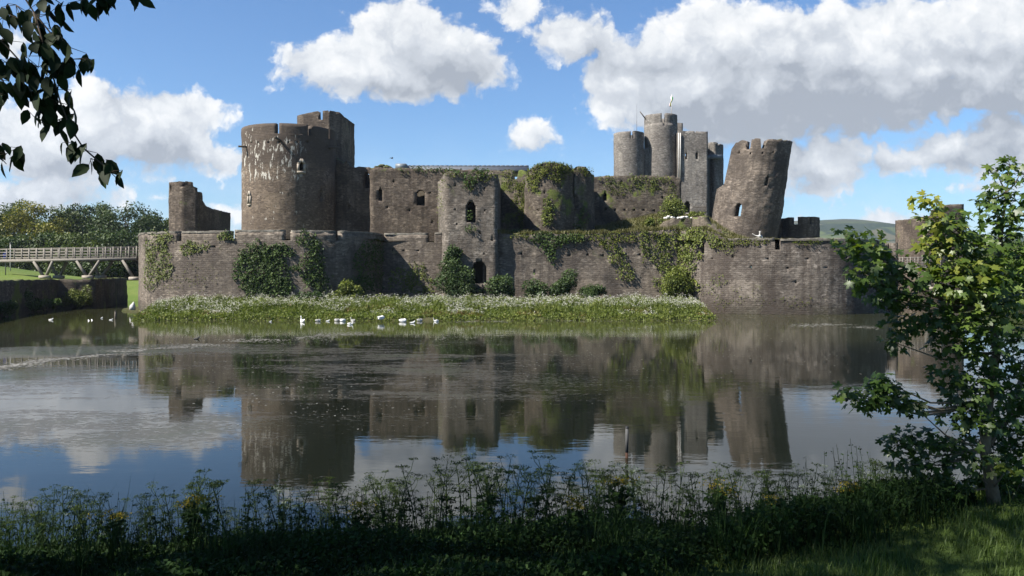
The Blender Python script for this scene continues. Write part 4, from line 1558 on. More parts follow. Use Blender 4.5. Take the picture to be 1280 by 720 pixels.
footbridge('grey timber footbridge on raking struts between the meadow and the curved wall', wx(9, 91), wx(176, 88), 91, 88.5, 5.42, 5.62, 2.2, 19,
           [(.255, .335, .395, 3.45), (.57, .65, .735, 3.45), (.90, .985, None, 3.3)])
footbridge('small timber footbridge reaching the tower behind the maple at right', wx(1112, 98), wx(1178, 100), 98, 100, 4.6, 4.7, 1.8, 8, [(.55, .7, .85, 2.0)])
sgn = empty('sign_post', (wx(7, 90), 90, 3.2), 0, 'small blue sign on a post at the meadow end of the long footbridge', 'sign')
MB().tube([(0, 0, 0), (0, 0, 3.4)], [.05, .05], 6).build('post', M['metal'], sgn)
MB().box((0, -.06, 2.5), (.5, .05, 1.0), 0, .01).build('sign_board', M['blue_paint'], sgn)
lp = empty('lamp_post', (wx(13, 96), 96, 3.8), 0, 'thin pale post standing behind the left end of the long footbridge', 'post')
MB().tube([(0, 0, 0), (0, 0, 3.6)], [.06, .05], 6).build('shaft', M['white_stone'], lp)
MB().tube([(0, 0, 3.55), (0, 0, 3.62), (0, 0, 3.72)], [.09, .10, .03], 6).build('cap', M['metal'], lp)
# ------------------------------------------------------------------ climbing plants and shrubs on the castle
def ivy(name, label, path, blobs, dens, mat, size=(.15, .27), depth=.35, cat='ivy', group='ivy on the outer walls', seed=0, ragged=.5, hang=True):
    r = np.random.default_rng(100 + seed)
    P, N, T = [], [], []
    for (px, py, rx, ry) in blobs:
        s0 = path.s_px(px)
        Y = path.Y(s0)
        n = int(1.7 * dens * math.pi * rx * ry * (Y / F) ** 2)
        a = r.uniform(0, 2 * math.pi, n)
        q = np.sqrt(r.uniform(0, 1, n))
        X, Yp = px + rx * q * np.cos(a), py + ry * q * np.sin(a)
        for k in range(n):
            e = ragged * mnoise.noise(Vector((X[k] * .09, Yp[k] * .09, seed + 1.5))) + .6 * ragged * mnoise.noise(Vector((X[k] * .3, Yp[k] * .3, seed)))
            if q[k] > .82 + e:
                continue
            s = path.s_px(X[k])
            pt, nn = path.at(s), path.nrm(s)
            clump = mnoise.noise(Vector((X[k] * .16, Yp[k] * .16, seed * 3.)))
            dd = depth * (.35 + .9 * max(0, clump + .35)) * (1 - .6 * q[k] ** 2) * r.uniform(.3, 1)
            P.append((pt[0] + nn[0] * (dd + .06), pt[1] + nn[1] * (dd + .06), wz(Yp[k], pt[1])))
            N.append((nn[0], nn[1], .25))
            T.append(.42 + .55 * clump + r.normal() * .16)
    n = len(P)
    P = np.array(P)
    fr = rand_rot(n, .3, np.array(N), 1.6, r)
    L = Leaves().add(P, r.uniform(size[0], size[1], n), fr, RHOMB, np.clip(T, 0, 1))
    c = P.mean(0)
    c[2] = P[:, 2].min()
    o = L.build(name, M[mat], None, origin=c)
    return tag(o, label, cat, group)


ivy('ivy', 'largest dense dark green ivy block, on the curved outer wall', OW_LEFT, [(332, 338, 42, 40), (318, 318, 26, 20), (345, 322, 24, 22), (330, 356, 40, 20)], 52, 'ivy', seed=1, depth=.32)
ivy('ivy', 'darker ivy column under a merlon, right of the large ivy rectangle', OW_LEFT, [(389, 336, 20, 38), (383, 300, 16, 16), (400, 352, 22, 20), (395, 312, 12, 18)], 44, 'ivy', seed=2, depth=.3)
ivy('ivy', 'deep green ivy in the shade where the curved wall turns back', OW_LEFT, [(462, 336, 22, 36), (448, 358, 20, 16), (470, 314, 10, 22)], 48, 'ivy', seed=3, depth=.3)
ivy('creeper', 'pale yellow green creeper running down the left end of the curved wall', OW_LEFT, [(197, 308, 16, 24), (207, 296, 18, 10), (190, 338, 13, 28), (206, 326, 12, 24)], 60, 'creeper', (.12, .24), .22, seed=4, ragged=.8)
ivy('creeper', 'small sparse creeper below the crenel left of the large ivy', OW_LEFT, [(246, 307, 16, 9), (234, 312, 10, 8), (283, 296, 12, 7)], 60, 'creeper', (.12, .24), .2, seed=5, ragged=.8)
ivy('creeper', 'thin creeper low on the shaded short wall', OW_MID, [(505, 352, 22, 20), (520, 344, 14, 24), (535, 360, 14, 14)], 36, 'creeper', (.12, .24), .25, seed=6, ragged=.9)
ivy('ivy', 'ivy tongue hanging from the wall head below the rounded ruin', OW_MID2, [(688, 303, 24, 14), (712, 298, 20, 8), (690, 318, 9, 14), (672, 298, 10, 9)], 52, 'ivy', seed=7, depth=.35)
ivy('creeper', 'yellow green creeper mass at the bend of the wall, left of the small window', OW_RIGHT, [(862, 308, 20, 24), (856, 330, 20, 28), (852, 354, 24, 20), (868, 296, 20, 12), (895, 302, 14, 8)], 62, 'creeper', (.14, .28), .4, seed=8, ragged=.75)
ivy('creeper', 'long pale creeper hanging down the wall left of the bend', OW_MID2, [(826, 318, 14, 30), (838, 300, 14, 14), (832, 350, 16, 22), (806, 308, 8, 22), (780, 340, 20, 12), (770, 322, 12, 14)], 44, 'creeper', (.13, .26), .3, seed=9, ragged=.85)
ivy('creeper', 'thin creeper by the foot of the grey wall, right of the flowery bank', OW_RIGHT, [(884, 360, 22, 10), (900, 350, 12, 8), (906, 310, 16, 9)], 13, 'creeper', (.1, .2), .2, seed=10, ragged=.9)
ivy('ivy', 'narrow ivy column on the face of the rounded ruin', DD, [(685, 268, 8, 16), (683, 256, 6, 10)], 60, 'creeper', (.16, .3), .35, seed=11, group='ivy on the inner ruins')
ivy('ivy', 'dark ivy on the foot of the tower stub', ST, [(728, 272, 8, 18), (722, 282, 8, 10)], 40, 'ivy', (.16, .3), .3, seed=12, group='ivy on the inner ruins')
ivy('moss_growth', 'bright moss and ferns spreading over the recessed wall', RW, [(652, 248, 14, 26), (660, 270, 12, 28), (640, 232, 14, 12), (632, 216, 12, 6)], 60, 'moss', (.1, .2), .22, 'moss', 'moss on the inner ruins', seed=13, ragged=.7)
ivy('creeper', 'green creeper in the ragged window of the window tower', WT, [(588, 268, 6, 12), (585, 226, 7, 14), (592, 222, 6, 12), (588, 284, 9, 7), (571, 216, 8, 4), (606, 217, 8, 5)], 42, 'ivy', (.14, .28), .4, seed=14, ragged=.6)
ivy('creeper', 'pale creeper on the slanted left side of the window tower', WT, [(552, 240, 5, 18), (551, 268, 5, 20)], 24, 'creeper', (.1, .2), .18, seed=15, ragged=.8)
ivy('ivy', 'small ivy tuft low between two round-tower merlons of the curved wall', OW_LEFT, [(285, 293, 7, 7)], 50, 'ivy', seed=16, ragged=.5)
ivy('grass_fringe', 'grass fringe along the head of the dark inner wall', IC, [(760, 222, 22, 5), (800, 222, 26, 5), (836, 223, 16, 5), (795, 230, 10, 9), (760, 228, 8, 8), (818, 230, 8, 8)], 26, 'creeper', (.12, .26), .25, 'grass', 'growth on the inner ruins', seed=17, ragged=.8)
ivy('grass_fringe', 'green tufts along the head of the hall wall', HW, [(528, 212, 20, 4), (560, 213, 16, 4), (500, 212, 10, 3), (605, 214, 16, 5)], 34, 'ivy', (.14, .28), .3, 'grass', 'growth on the inner ruins', seed=18, ragged=.7)


def shrub(name, label, px, Y, zbase, w, h, mat, n, cat='shrub', group='shrubs at the foot of the castle', size=(.12, .28), seed=0, dep=None, leaf=RHOMB, stems=6):
    r = np.random.default_rng(300 + seed)
    x = wx(px, Y)
    dep = dep or w * .7
    root = empty(name, (x, Y, zbase), 0, label, cat, group)
    lob = []
    for k in range(11):
        a, q = r.uniform(0, 6.28), math.sqrt(r.uniform(0, 1)) * .62
        lob.append((q * math.cos(a) * w / 2, q * math.sin(a) * dep / 2, h * r.uniform(.22, .80) * (1 - .35 * q), r.uniform(.20, .32) * min(w, h) * .9))
    L = Leaves()
    for (lx, ly, lz, lr) in lob:
        m = n // len(lob)
        p, d = ball_points(m, (lx, ly, lz), (lr * 1.15, lr, lr), .45, r)
        p[:, 2] = np.maximum(p[:, 2], .03)
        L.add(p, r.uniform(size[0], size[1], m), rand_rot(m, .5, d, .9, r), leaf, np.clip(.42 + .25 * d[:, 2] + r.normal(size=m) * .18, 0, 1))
    L.build('foliage', M[mat], root)
    mb = MB()
    for k in range(stems):
        lx, ly, lz, lr = lob[k]
        mb.tube([(lx * .15, ly * .15, -.15), (lx * .5, ly * .5, lz * .5), (lx, ly, lz)], [.035, .025, .012], 5)
    mb.build('stem', M['bark_dark'], root)
    return root


shrub('bush', 'tall grey green bush leaning on the outer wall left of the arched water door', 569, 79.0, .7, 4.2, 5.6, 'shrub', 7500, seed=1)
shrub('bush', 'slim upper bush on the wall beside the window tower', 566, 80.0, 4.2, 2.0, 3.0, 'shrub', 1500, seed=2)
shrub('bush', 'rounded bush just right of the arched water door', 622, 78.8, .7, 3.4, 3.4, 'shrub', 4600, seed=3)
shrub('bush', 'small bush between the water door and the bush before it', 601, 79.2, .7, 1.2, 1.9, 'shrub', 900, seed=4)
shrub('bush', 'bush at the wall foot below the ivy tongue', 704, 79.3, .8, 3.2, 4.4, 'shrub', 4600, seed=5)
shrub('bush', 'low bush at the wall foot left of the ivy tongue', 668, 79.3, .8, 3.2, 2.6, 'shrub', 2800, seed=6)
shrub('bush', 'low spreading bush at the wall foot below the pale creeper', 742, 79.4, .8, 4.2, 2.2, 'shrub', 2600, seed=7)
shrub('bush', 'bright bush at the wall bend above the flowery bank', 845, 79.2, .8, 3.6, 4.2, 'creeper', 4200, seed=8)
shrub('bush', 'light bush at the foot of the shaded ivy', 432, 75.0, .8, 3.4, 2.6, 'creeper', 2600, seed=9)
shrub('bush', 'low bush in front of the large ivy rectangle', 395, 73.6, .8, 4.2, 2.0, 'shrub', 2000, seed=10)
shrub('bush', 'fresh green bush on the mound beside the gatehouse door', 842, 96, 9.7, 3.4, 3.8, 'creeper', 2800, group='shrubs on the mound', seed=11)
shrub('bush', 'yellow green low bush on the mound right of the gatehouse door', 870, 95, 10.2, 3.0, 1.2, 'creeper', 900, group='shrubs on the mound', seed=12)
shrub('bush', 'low bush left of the rubble wall', 818, 93, 9.3, 2.8, 1.2, 'creeper', 900, group='shrubs on the mound', seed=13)
shrub('bush', 'pinkish seeded bush below the recessed wall', 645, 85.5, 7.6, 2.6, 1.3, 'shrub', 800, group='shrubs on the mound', seed=14)
shrub('bush', 'bright bush at the water edge under the left end of the footbridge', 26, 79, .2, 2.6, 2.4, 'shrub', 1700, group='shrubs by the retaining wall', seed=15)
shrub('bush', 'round bush at the lit corner of the retaining wall', 90, 86.4, .1, 2.9, 2.2, 'creeper', 1900, group='shrubs by the retaining wall', seed=16)
shrub('bush', 'upright bush on the lit face of the retaining wall', 106, 86.6, .2, 2.1, 2.6, 'creeper', 1300, group='shrubs by the retaining wall', seed=17)
shrub('bush', 'dark low bush at the foot of the shaded retaining wall', 58, 80.5, .1, 5.0, 1.4, 'ivy', 1700, group='shrubs by the retaining wall', seed=18)
shrub('bush', 'dark bush at the left frame edge by the water', 4, 71.5, .1, 3.0, 1.5, 'ivy', 1300, group='shrubs by the retaining wall', seed=19)

ivy('moss_growth', 'yellow green moss and grass capping the window tower', WT, [(566, 219, 12, 7), (610, 221, 13, 7), (588, 230, 8, 10), (556, 226, 6, 9), (600, 219, 8, 6)], 60, 'moss', (.10, .2), .22, 'moss', 'moss on the inner ruins', seed=21, ragged=.8)
ivy('moss_growth', 'thick moss over the head of the rounded ruin', DD, [(672, 214, 14, 10), (690, 210, 18, 8), (706, 213, 10, 9), (666, 228, 9, 14), (697, 222, 12, 8)], 70, 'moss', (.12, .24), .3, 'moss', 'moss on the inner ruins', seed=22, ragged=.7)
ivy('moss_growth', 'moss on the head of the narrow tower stub', ST, [(724, 213, 9, 7), (734, 215, 7, 7)], 60, 'moss', (.12, .22), .25, 'moss', 'moss on the inner ruins', seed=23, ragged=.7)
ivy('moss_growth', 'green patches drifting down the middle of the dark inner wall', IC, [(775, 236, 16, 10), (812, 232, 18, 8), (838, 236, 10, 12)], 30, 'moss', (.1, .2), .18, 'moss', 'moss on the inner ruins', seed=24, ragged=1.0)
ivy('moss_growth', 'olive growth hanging along the head of the long outer wall', OW_MID2, [(650, 296, 26, 5), (735, 297, 30, 6), (780, 296, 30, 7), (815, 294, 20, 7), (760, 306, 12, 10)], 46, 'moss', (.12, .24), .25, 'moss', 'moss on the outer walls', seed=25, ragged=.9)
ivy('moss_growth', 'olive moss on the broken head of the bastion at the bend', OW_RIGHT, [(885, 296, 18, 9), (905, 306, 16, 7), (925, 304, 14, 5), (950, 303, 16, 4), (1010, 303, 24, 3)], 50, 'moss', (.1, .2), .18, 'moss', 'moss on the outer walls', seed=26, ragged=.9)
ivy('moss_growth', 'thin moss at the foot of the grey bastion by the flowery bank', OW_RIGHT, [(930, 372, 40, 14), (905, 380, 18, 10), (1000, 376, 36, 8)], 10, 'moss', (.08, .16), .1, 'moss', 'moss on the outer walls', seed=27, ragged=1.0)
ivy('moss_growth', 'moss scattered low on the curved wall left of the large ivy', OW_LEFT, [(250, 345, 30, 20), (215, 352, 26, 16)], 8, 'moss', (.08, .16), .1, 'moss', 'moss on the outer walls', seed=28, ragged=1.0)

# ------------------------------------------------------------------ herb bank, terrace grass
def scatter_bank():
    r = np.random.default_rng(5)
    L = Leaves()
    n = 62000
    x = r.uniform(-34.5, 19.4, n)
    y = np.array([bank_edge(a) for a in x]) - .35 + r.uniform(0, 1, n) ** 1.2 * 9.5
    wall = np.array([FY.get(round(a, 1), 81.5) for a in x])
    k = (y < wall - .1) & (np.array([mnoise.noise(Vector((a * .8, b * 1.1, 31))) for a, b in zip(x, y)]) > -.42)
    x, y = x[k], y[k]
    z = np.array([bank_z(a, b) for a, b in zip(x, y)])
    d = y - np.array([bank_edge(a) for a in x])
    cl = np.array([mnoise.noise(Vector((a * .5, b * .5, 2))) for a, b in zip(x, y)])
    cl2 = np.array([mnoise.noise(Vector((a * 1.7, b * 1.2, 7))) for a, b in zip(x, y)])
    h = (.16 + .54 * np.clip(d / 3.6, 0, 1)) * (1 + .65 * cl + .5 * cl2) * r.uniform(.6, 1.2, len(x))
    h = np.clip(h * np.interp(x, [-34, -31.5, 15.5, 18.8], [.45, 1, 1, .5]), .15, 1.7)
    red = np.array([mnoise.noise(Vector((a * .33, b * .5, 12))) for a, b in zip(x, y)])
    t = np.clip(.36 + .25 * cl + .15 * r.normal(size=len(x)) + .1 * (d < 1.2), 0, .68)
    t = np.where((red > .27) & (d > .6) & (d < 3.2) & (r.uniform(size=len(x)) < .55), r.uniform(.85, 1, len(x)), t)
    V, Fa, T = blades_np(np.stack([x, y, z - .05], 1), h, r.uniform(.035, .085, len(x)), .45, t, r)
    L.raw(V, Fa, T)
    # broad leaves through the mass
    m = 52000
    i = r.integers(0, len(x), m)
    f = r.uniform(.15, .95, m)
    p = np.stack([x[i] + r.normal(size=m) * .12, y[i] + r.normal(size=m) * .12, z[i] + h[i] * f], 1)
    L.add(p, r.uniform(.09, .22, m), rand_rot(m, .7, r=r), RHOMB, np.clip(t[i] + r.normal(size=m) * .1 + .1 * (f - .5), 0, 1))
    tag(L.build('bank_herbs', M['bank']), kind='stuff')
    # white flowers near the tops
    n = 19000
    i = r.integers(0, len(x), n)
    fl = np.array([mnoise.noise(Vector((x[a] * .22, y[a] * .3, 21))) for a in i]) + .35 * np.array([mnoise.noise(Vector((x[a] * .9, y[a] * .9, 2))) for a in i])
    k = (d[i] > 1.2) & (fl + .55 * np.clip((d[i] - 2) / 5, 0, 1) > .06)
    i = i[k]
    p = np.stack([x[i], y[i], z[i] + h[i] * r.uniform(.85, 1.12, len(i))], 1)
    Q, S = [], []
    for j in range(len(p)):
        c = 3
        Q.append(p[j] + r.normal(size=(c, 3)) * np.array([.06, .06, .02]))
    Q = np.concatenate(Q)
    m = len(Q)
    L = Leaves().add(Q, r.uniform(.042, .095, m), rand_rot(m, 1.2, face=(-.4, -.8, .4), fb=1.0, r=r), RHOMB, r.uniform(0, 1, m))
    tag(L.build('bank_flowers', M['petal']), kind='stuff')


scatter_bank()


def turf(name, xr, yr, n, zf, ok, hh, mat, ww=(.04, .09), seed=0, bend=.5, tmean=.5):
    r = np.random.default_rng(40 + seed)
    x, y = r.uniform(*xr, n), r.uniform(*yr, n)
    k = np.array([ok(a, b) for a, b in zip(x, y)])
    x, y = x[k], y[k]
    z = np.array([zf(a, b) for a, b in zip(x, y)])
    c = np.array([mnoise.noise(Vector((a * .6, b * .6, seed))) for a, b in zip(x, y)])
    h = np.clip(r.uniform(*hh, len(x)) * (1 + .7 * c), .02, None)
    V, Fa, T = blades_np(np.stack([x, y, z - .02], 1), h, r.uniform(*ww, len(x)), bend, np.clip(tmean + .3 * c + .17 * r.normal(size=len(x)), 0, 1), r)
    return tag(Leaves().raw(V, Fa, T).build(name, M[mat]), kind='stuff')


turf('terrace_grass', (-2, 29), (82, 102), 38000, terrace_z, lambda x, y: y > FY.get(round(x, 1), 81.5) + .9, (.15, .5), 'dry_grass', seed=1)


def top_line(path, sa, sb, ztop, n, hh, seed, mat, name):
    r = np.random.default_rng(70 + seed)
    s = r.uniform(sa, sb, n)
    P, N = path.at(s), path.nrm(s)
    off = r.uniform(-1.2, .12, n)
    z = np.array([ztop(a) for a in s])
    c = np.array([mnoise.noise(Vector((a * .8, seed, 0))) for a in s])
    h = np.clip(r.uniform(*hh, n) * (1 + .9 * c), .03, None)
    V, Fa, T = blades_np(np.column_stack([P + N * off[:, None], z - .05]), h, r.uniform(.03, .08, n), .7, np.clip(.5 + .3 * c + .15 * r.normal(size=n), 0, 1), r)
    return tag(Leaves().raw(V, Fa, T).build(name, M[mat]), kind='stuff')


top_line(OW_MID2, 0, OW_MID2.L, prof(OW_MID2, [(619, 291), (650, 293), (690, 292), (740, 291.5), (790, 290), (815, 288), (850, 286)], 81.3), 5200, (.12, .5), 1, 'dry_grass', 'wall_top_grass')
top_line(OW_RIGHT, OW_RIGHT.s_px(850), OW_RIGHT.s_px(960), prof4, 2400, (.08, .35), 2, 'dry_grass', 'bend_top_grass')
top_line(DD, 0, DD.L, pd, 1800, (.1, .35), 3, 'creeper', 'ruin_top_grass')

# ------------------------------------------------------------------ woodland at far left
def big_tree(name, label, x, y, z, h, w, mat, seed, n=7000, group='woodland trees behind the footbridge', leaf=(.38, .75), trunk=.16, lobes=34, low=.12):
    r = np.random.default_rng(500 + seed)
    root = empty(name, (x, y, z), r.uniform(0, 6), label, 'tree', group)
    L, br = Leaves(), MB()
    br.tube([(0, 0, -.3), (.1, .05, h * .3), (.0, .1, h * .62), (.1, 0, h * .9)], [h * .028, h * .02, h * .012, h * .003], 8)
    limbs = MB()
    for k in range(lobes):
        t = r.uniform(low, .97)
        a = r.uniform(0, 6.28)
        prof_ = math.sin(math.pi * min(1, max(0.05, (t - low + .1) / (1.1 - low)) ** .8)) ** .65
        q = prof_ * w / 2 * r.uniform(.45, 1.0)
        c = np.array([q * math.cos(a), q * math.sin(a), t * h])
        lr = w * r.uniform(.10, .19)
        m = int(n / lobes)
        p, d = ball_points(m, c, (lr * 1.25, lr * 1.25, lr * .9), .3, r)
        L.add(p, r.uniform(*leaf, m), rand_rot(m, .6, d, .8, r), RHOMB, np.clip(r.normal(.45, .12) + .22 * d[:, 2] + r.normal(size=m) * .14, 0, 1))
        if k % 4 == 0:
            limbs.tube([(0, 0, t * h * .6), tuple(c * np.array([.55, .55, .9])), tuple(c)], [h * .010, h * .006, h * .002], 5)
    L.build('crown', M[mat], root)
    br.build('trunk', M['bark_dark'], root)
    limbs.build('limb', M['bark_dark'], root)
    return root


wood = [  # px centre, depth, top py, width m, kind
    (6, 172, 262, 15, 'wood_mid', 'grey green tree at the left frame edge, tallest there'), (42, 165, 258, 13, 'wood_gold', 'yellowing tree standing behind the left half of the footbridge'),
    (26, 185, 253, 15, 'wood_mid', 'mid green tree peeping over the yellowing tree'), (72, 176, 263, 13, 'wood_mid', 'mid green tree right of the yellowing tree'),
    (103, 182, 258, 13, 'wood_dark', 'dark upright tree in the middle of the woodland'), (124, 190, 256, 12, 'wood_mid', 'olive tree right of the dark upright tree'),
    (157, 170, 256, 16, 'wood_dark', 'broad dark domed tree near the broken turret'), (184, 182, 268, 11, 'wood_dark', 'dark tree between the domed tree and the broken turret'),
    (207, 190, 275, 9, 'wood_mid', 'small tree touching the left side of the broken turret'), (60, 150, 297, 11, 'wood_dark', 'low dark tree below the yellowing tree, close behind the bridge'),
    (86, 148, 296, 10, 'wood_mid', 'low rounded tree behind the middle of the footbridge'), (120, 146, 290, 12, 'wood_mid', 'low grey green tree behind the bridge supports'),
    (150, 142, 292, 12, 'wood_dark', 'low dark tree left of the curved wall'), (178, 150, 290, 12, 'wood_dark', 'dark tree hugging the end of the curved wall'),
    (14, 148, 298, 12, 'wood_dark', 'dark low tree at the left frame edge behind the bridge'), (-24, 165, 262, 14, 'wood_mid', 'mid green tree cut by the left frame edge'),
    (140, 132, 322, 9, 'wood_dark', 'dark thicket under the right half of the footbridge'), (112, 131, 324, 8, 'wood_dark', 'dark thicket seen between the bridge struts'), (166, 133, 318, 9, 'wood_dark', 'dark thicket beside the curved wall'),
]
for k, (px, Y, top, w, mt, lab) in enumerate(wood):
    g = far_z(wx(px, Y), Y)
    big_tree('woodland_tree' if top < 285 else 'small_tree', lab, wx(px, Y), Y, g, wz(top, Y) - g, w, mt, k, n=8000 if top < 285 else 5200, leaf=(.3, .62), low=.1)
for k, (px, Y, top, w) in enumerate(((1226, 150, 318, 9), (1262, 160, 306, 11), (1300, 150, 300, 12))):
    g = far_z(wx(px, Y), Y)
    big_tree('woodland_tree', ['small tree far behind the maple, right of the gate tower', 'mid tree far behind the maple crown', 'tree far behind at the right frame edge'][k], wx(px, Y), Y, g, wz(top, Y) - g, w, 'wood_mid', 60 + k, n=3500, group='trees behind the maple')

# ------------------------------------------------------------------ birds on the water
def swan_mesh(kind):
    mb = MB()
    if kind == 'neck':
        pts = [(-.62, 0, .26), (-.48, 0, .20), (-.2, 0, .16), (.12, 0, .15), (.34, 0, .22), (.44, 0, .36), (.46, 0, .52), (.44, 0, .66), (.47, 0, .76), (.54, 0, .80), (.62, 0, .77)]
        rad = [.02, .10, .21, .22, .15, .075, .055, .05, .05, .06, .03]
    elif kind == 'tucked':
        pts = [(-.58, 0, .30), (-.42, 0, .22), (-.15, 0, .20), (.12, 0, .20), (.30, 0, .26), (.34, 0, .36), (.26, 0, .43), (.12, 0, .44), (.02, 0, .42)]
        rad = [.02, .12, .23, .24, .17, .09, .07, .07, .03]
    elif kind == 'standing':
        pts = [(-.5, 0, .42), (-.36, 0, .44), (-.1, 0, .52), (.14, 0, .58), (.28, 0, .60), (.32, 0, .52), (.27, 0, .44), (.2, 0, .40), (.14, 0, .40)]
        rad = [.02, .12, .24, .24, .14, .075, .055, .055, .03]
    else:  # gull
        pts = [(-.26, 0, .10), (-.18, 0, .08), (-.04, 0, .07), (.08, 0, .09), (.13, 0, .15), (.15, 0, .19), (.19, 0, .20), (.22, 0, .19)]
        rad = [.008, .04, .075, .07, .045, .038, .035, .015]
    mb.tube(pts, rad, 12, 1.15)
    return mb, pts


def bird(kind, name, label, cat, group, px, py, heading, scale=1.0, mat='swan'):
    Y = CAMZ * F / (py - HOR)
    root = empty(name, (wx(px, Y), Y, -.03), heading, label, cat, group)
    root.scale = (scale * .6,) * 3
    mb, pts = swan_mesh(kind)
    b = mb.build('body', M[mat], root, smooth=True)
    e, d = Vector(pts[-1]), (Vector(pts[-1]) - Vector(pts[-2])).normalized()
    k = .11 if kind != 'gull' else .05
    MB().tube([tuple(e - d * .02), tuple(e + d * k * .6 + Vector((0, 0, -.01))), tuple(e + d * k + Vector((0, 0, -.02)))], [.03 if k > .1 else .013, .022 if k > .1 else .01, .006], 6).build('beak', M['beak' if mat != 'dark_feather' else 'flag_white'], root, smooth=True)
    if kind in ('neck', 'tucked', 'standing'):
        for s in (-1, 1):
            zc = .28 if kind != 'standing' else .56
            MB().tube([(.18, s * .17, zc), (-.05, s * .22, zc + .07), (-.32, s * .16, zc + .08), (-.58, s * .05, zc + .06)], [.05, .11, .09, .02], 8, .55).build('wing', M[mat], root, smooth=True)
    if kind == 'standing':
        for s in (-1, 1):
            MB().tube([(0, s * .09, .0), (0, s * .09, .4)], [.022, .03], 6).build('leg', M['dark_feather'], root)
    return root


SW = 'white swans along the flowery bank'
bird('neck', 'swan', 'upright white swan alone at the left of the swan row, by the ivy wall bank', 'swan', SW, 378, 402.5, 2.2, 1.0)
bird('tucked', 'swan', 'low resting swan second from left in the row below the bank', 'swan', SW, 398, 401.8, .3, .75, 'grey_feather')
bird('gull', 'gull', 'small white gull between the second and third resting swans', 'gull', 'gulls on the lake', 410, 401.6, .5, 1.2)
bird('tucked', 'swan', 'pale resting swan left of the close pair', 'swan', SW, 421, 401.4, 3.0, .8, 'grey_feather')
bird('tucked', 'swan', 'white resting swan touching the pale one on its left', 'swan', SW, 428, 401.6, 3.3, .8)
bird('neck', 'swan', 'grey young swan with raised neck at the water edge', 'swan', SW, 441, 401.4, 2.6, .7, 'grey_feather')
bird('neck', 'swan', 'pale swan swimming just in front of the grey young swan', 'swan', SW, 438, 405.8, .2, .65)
bird('standing', 'swan', 'largest white swan standing in the shallows and preening', 'swan', SW, 477, 402.6, .7, 1.15)
bird('tucked', 'swan', 'white swan resting right of the standing one', 'swan', SW, 504, 402.4, .1, 1.0)
bird('gull', 'gull', 'white gull right of the resting swan', 'gull', 'gulls on the lake', 516, 404.0, .5, 1.6)
bird('tucked', 'swan', 'flat greyish swan near the right of the row', 'swan', SW, 525, 401.4, .4, .8, 'grey_feather')
bird('neck', 'swan', 'rightmost white swan of the row', 'swan', SW, 545, 402.0, 3.4, .65)
bird('gull', 'gull', 'gull just below the second resting swan at far left of the row', 'gull', 'gulls on the lake', 338, 402.4, 1.2, 1.0)
for k, (px, py, h, sc, lb) in enumerate(((64, 400, .2, 1.4, 'leftmost white gull on the channel below the footbridge'), (111, 401, 2.4, 1.0, 'gull left in the trio below the end of the footbridge'), (115, 400.5, 2.4, 1.0, 'gull middle in the trio below the end of the footbridge'),
                                         (127, 398, 1.5, 1.1, 'gull behind the trio, nearest the retaining wall corner'), (139, 400, .5, 1.1, 'gull nearest the wooden stake by the bank'))):
    bird('gull', 'gull', lb, 'gull', 'gulls on the lake', px, py, h, sc)
bird('gull', 'moorhen', 'small black moorhen alone on the weedy water', 'moorhen', None, 246, 424, 0.2, 1.3, 'dark_feather')

fb = empty('flying_bird', (wx(490, 120), 120, wz(198, 120)), .6, 'tiny dark bird flying above the hall wall', 'bird')
MB().tube([(-.2, 0, 0), (-.05, 0, 0), (.1, 0, 0), (.2, 0, .02)], [.01, .07, .06, .01], 8).build('body', M['dark_feather'], fb, smooth=True)
for s in (-1, 1):
    MB().add([(.08, 0, .03), (-.08, 0, .03), (-.1, s * .3, .16), (.04, s * .3, .17), (-.16, s * .6, .05), (-.08, s * .6, .06), (.08, 0, .0), (-.08, 0, .0), (-.1, s * .3, .14), (.04, s * .3, .15), (-.16, s * .6, .045), (-.08, s * .6, .05)],
             [(0, 1, 2, 3), (3, 2, 4, 5), (9, 8, 7, 6), (11, 10, 8, 9), (0, 3, 9, 6), (3, 5, 11, 9), (5, 4, 10, 11), (4, 2, 8, 10), (2, 1, 7, 8)]).build('wing', M['dark_feather'], fb)

# stakes in the water
st_ = empty('mooring_post', (wx(783.5, 17.2), 17.2, -.6), 0, 'thin steel post standing in the near water, rusty at the waterline', 'post')
MB().tube([(0, 0, 0), (.0, 0, .72)], [.032, .032], 10).build('rusty_foot', M['rust'], st_)
MB().tube([(0, 0, .722), (.005, 0, 1.24)], [.034, .034], 10).build('shaft', M['post_steel'], st_)
MB().tube([(.005, 0, 1.242), (.005, 0, 1.27)], [.038, .036], 10).build('cap', M['dark_feather'], st_)
s2 = empty('wooden_stake', (wx(144, 68.5), 68.5, -.4), 0, 'short wooden stake in the water at the left tip of the flowery bank', 'stake')
MB().beam((0, 0, 0), (.04, 0, 1.0), .16, .14).build('post', M['timber_dark'], s2)
MB().beam((.04, 0, 1.002), (.04, 0, 1.06), .17, .15).build('cap', M['timber_dark'], s2)
rk = MB().tube([(0, 0, -.2), (.02, 0, .15), (.08, .02, .35), (.12, .03, .58)], [.30, .27, .16, .04], 7).build('white_boulder', M['white_stone'], None)
rk.location = (wx(165.5, 77), 77, .55)
tag(rk, 'pale pointed boulder on the bank at the left end of the curved wall', 'boulder')

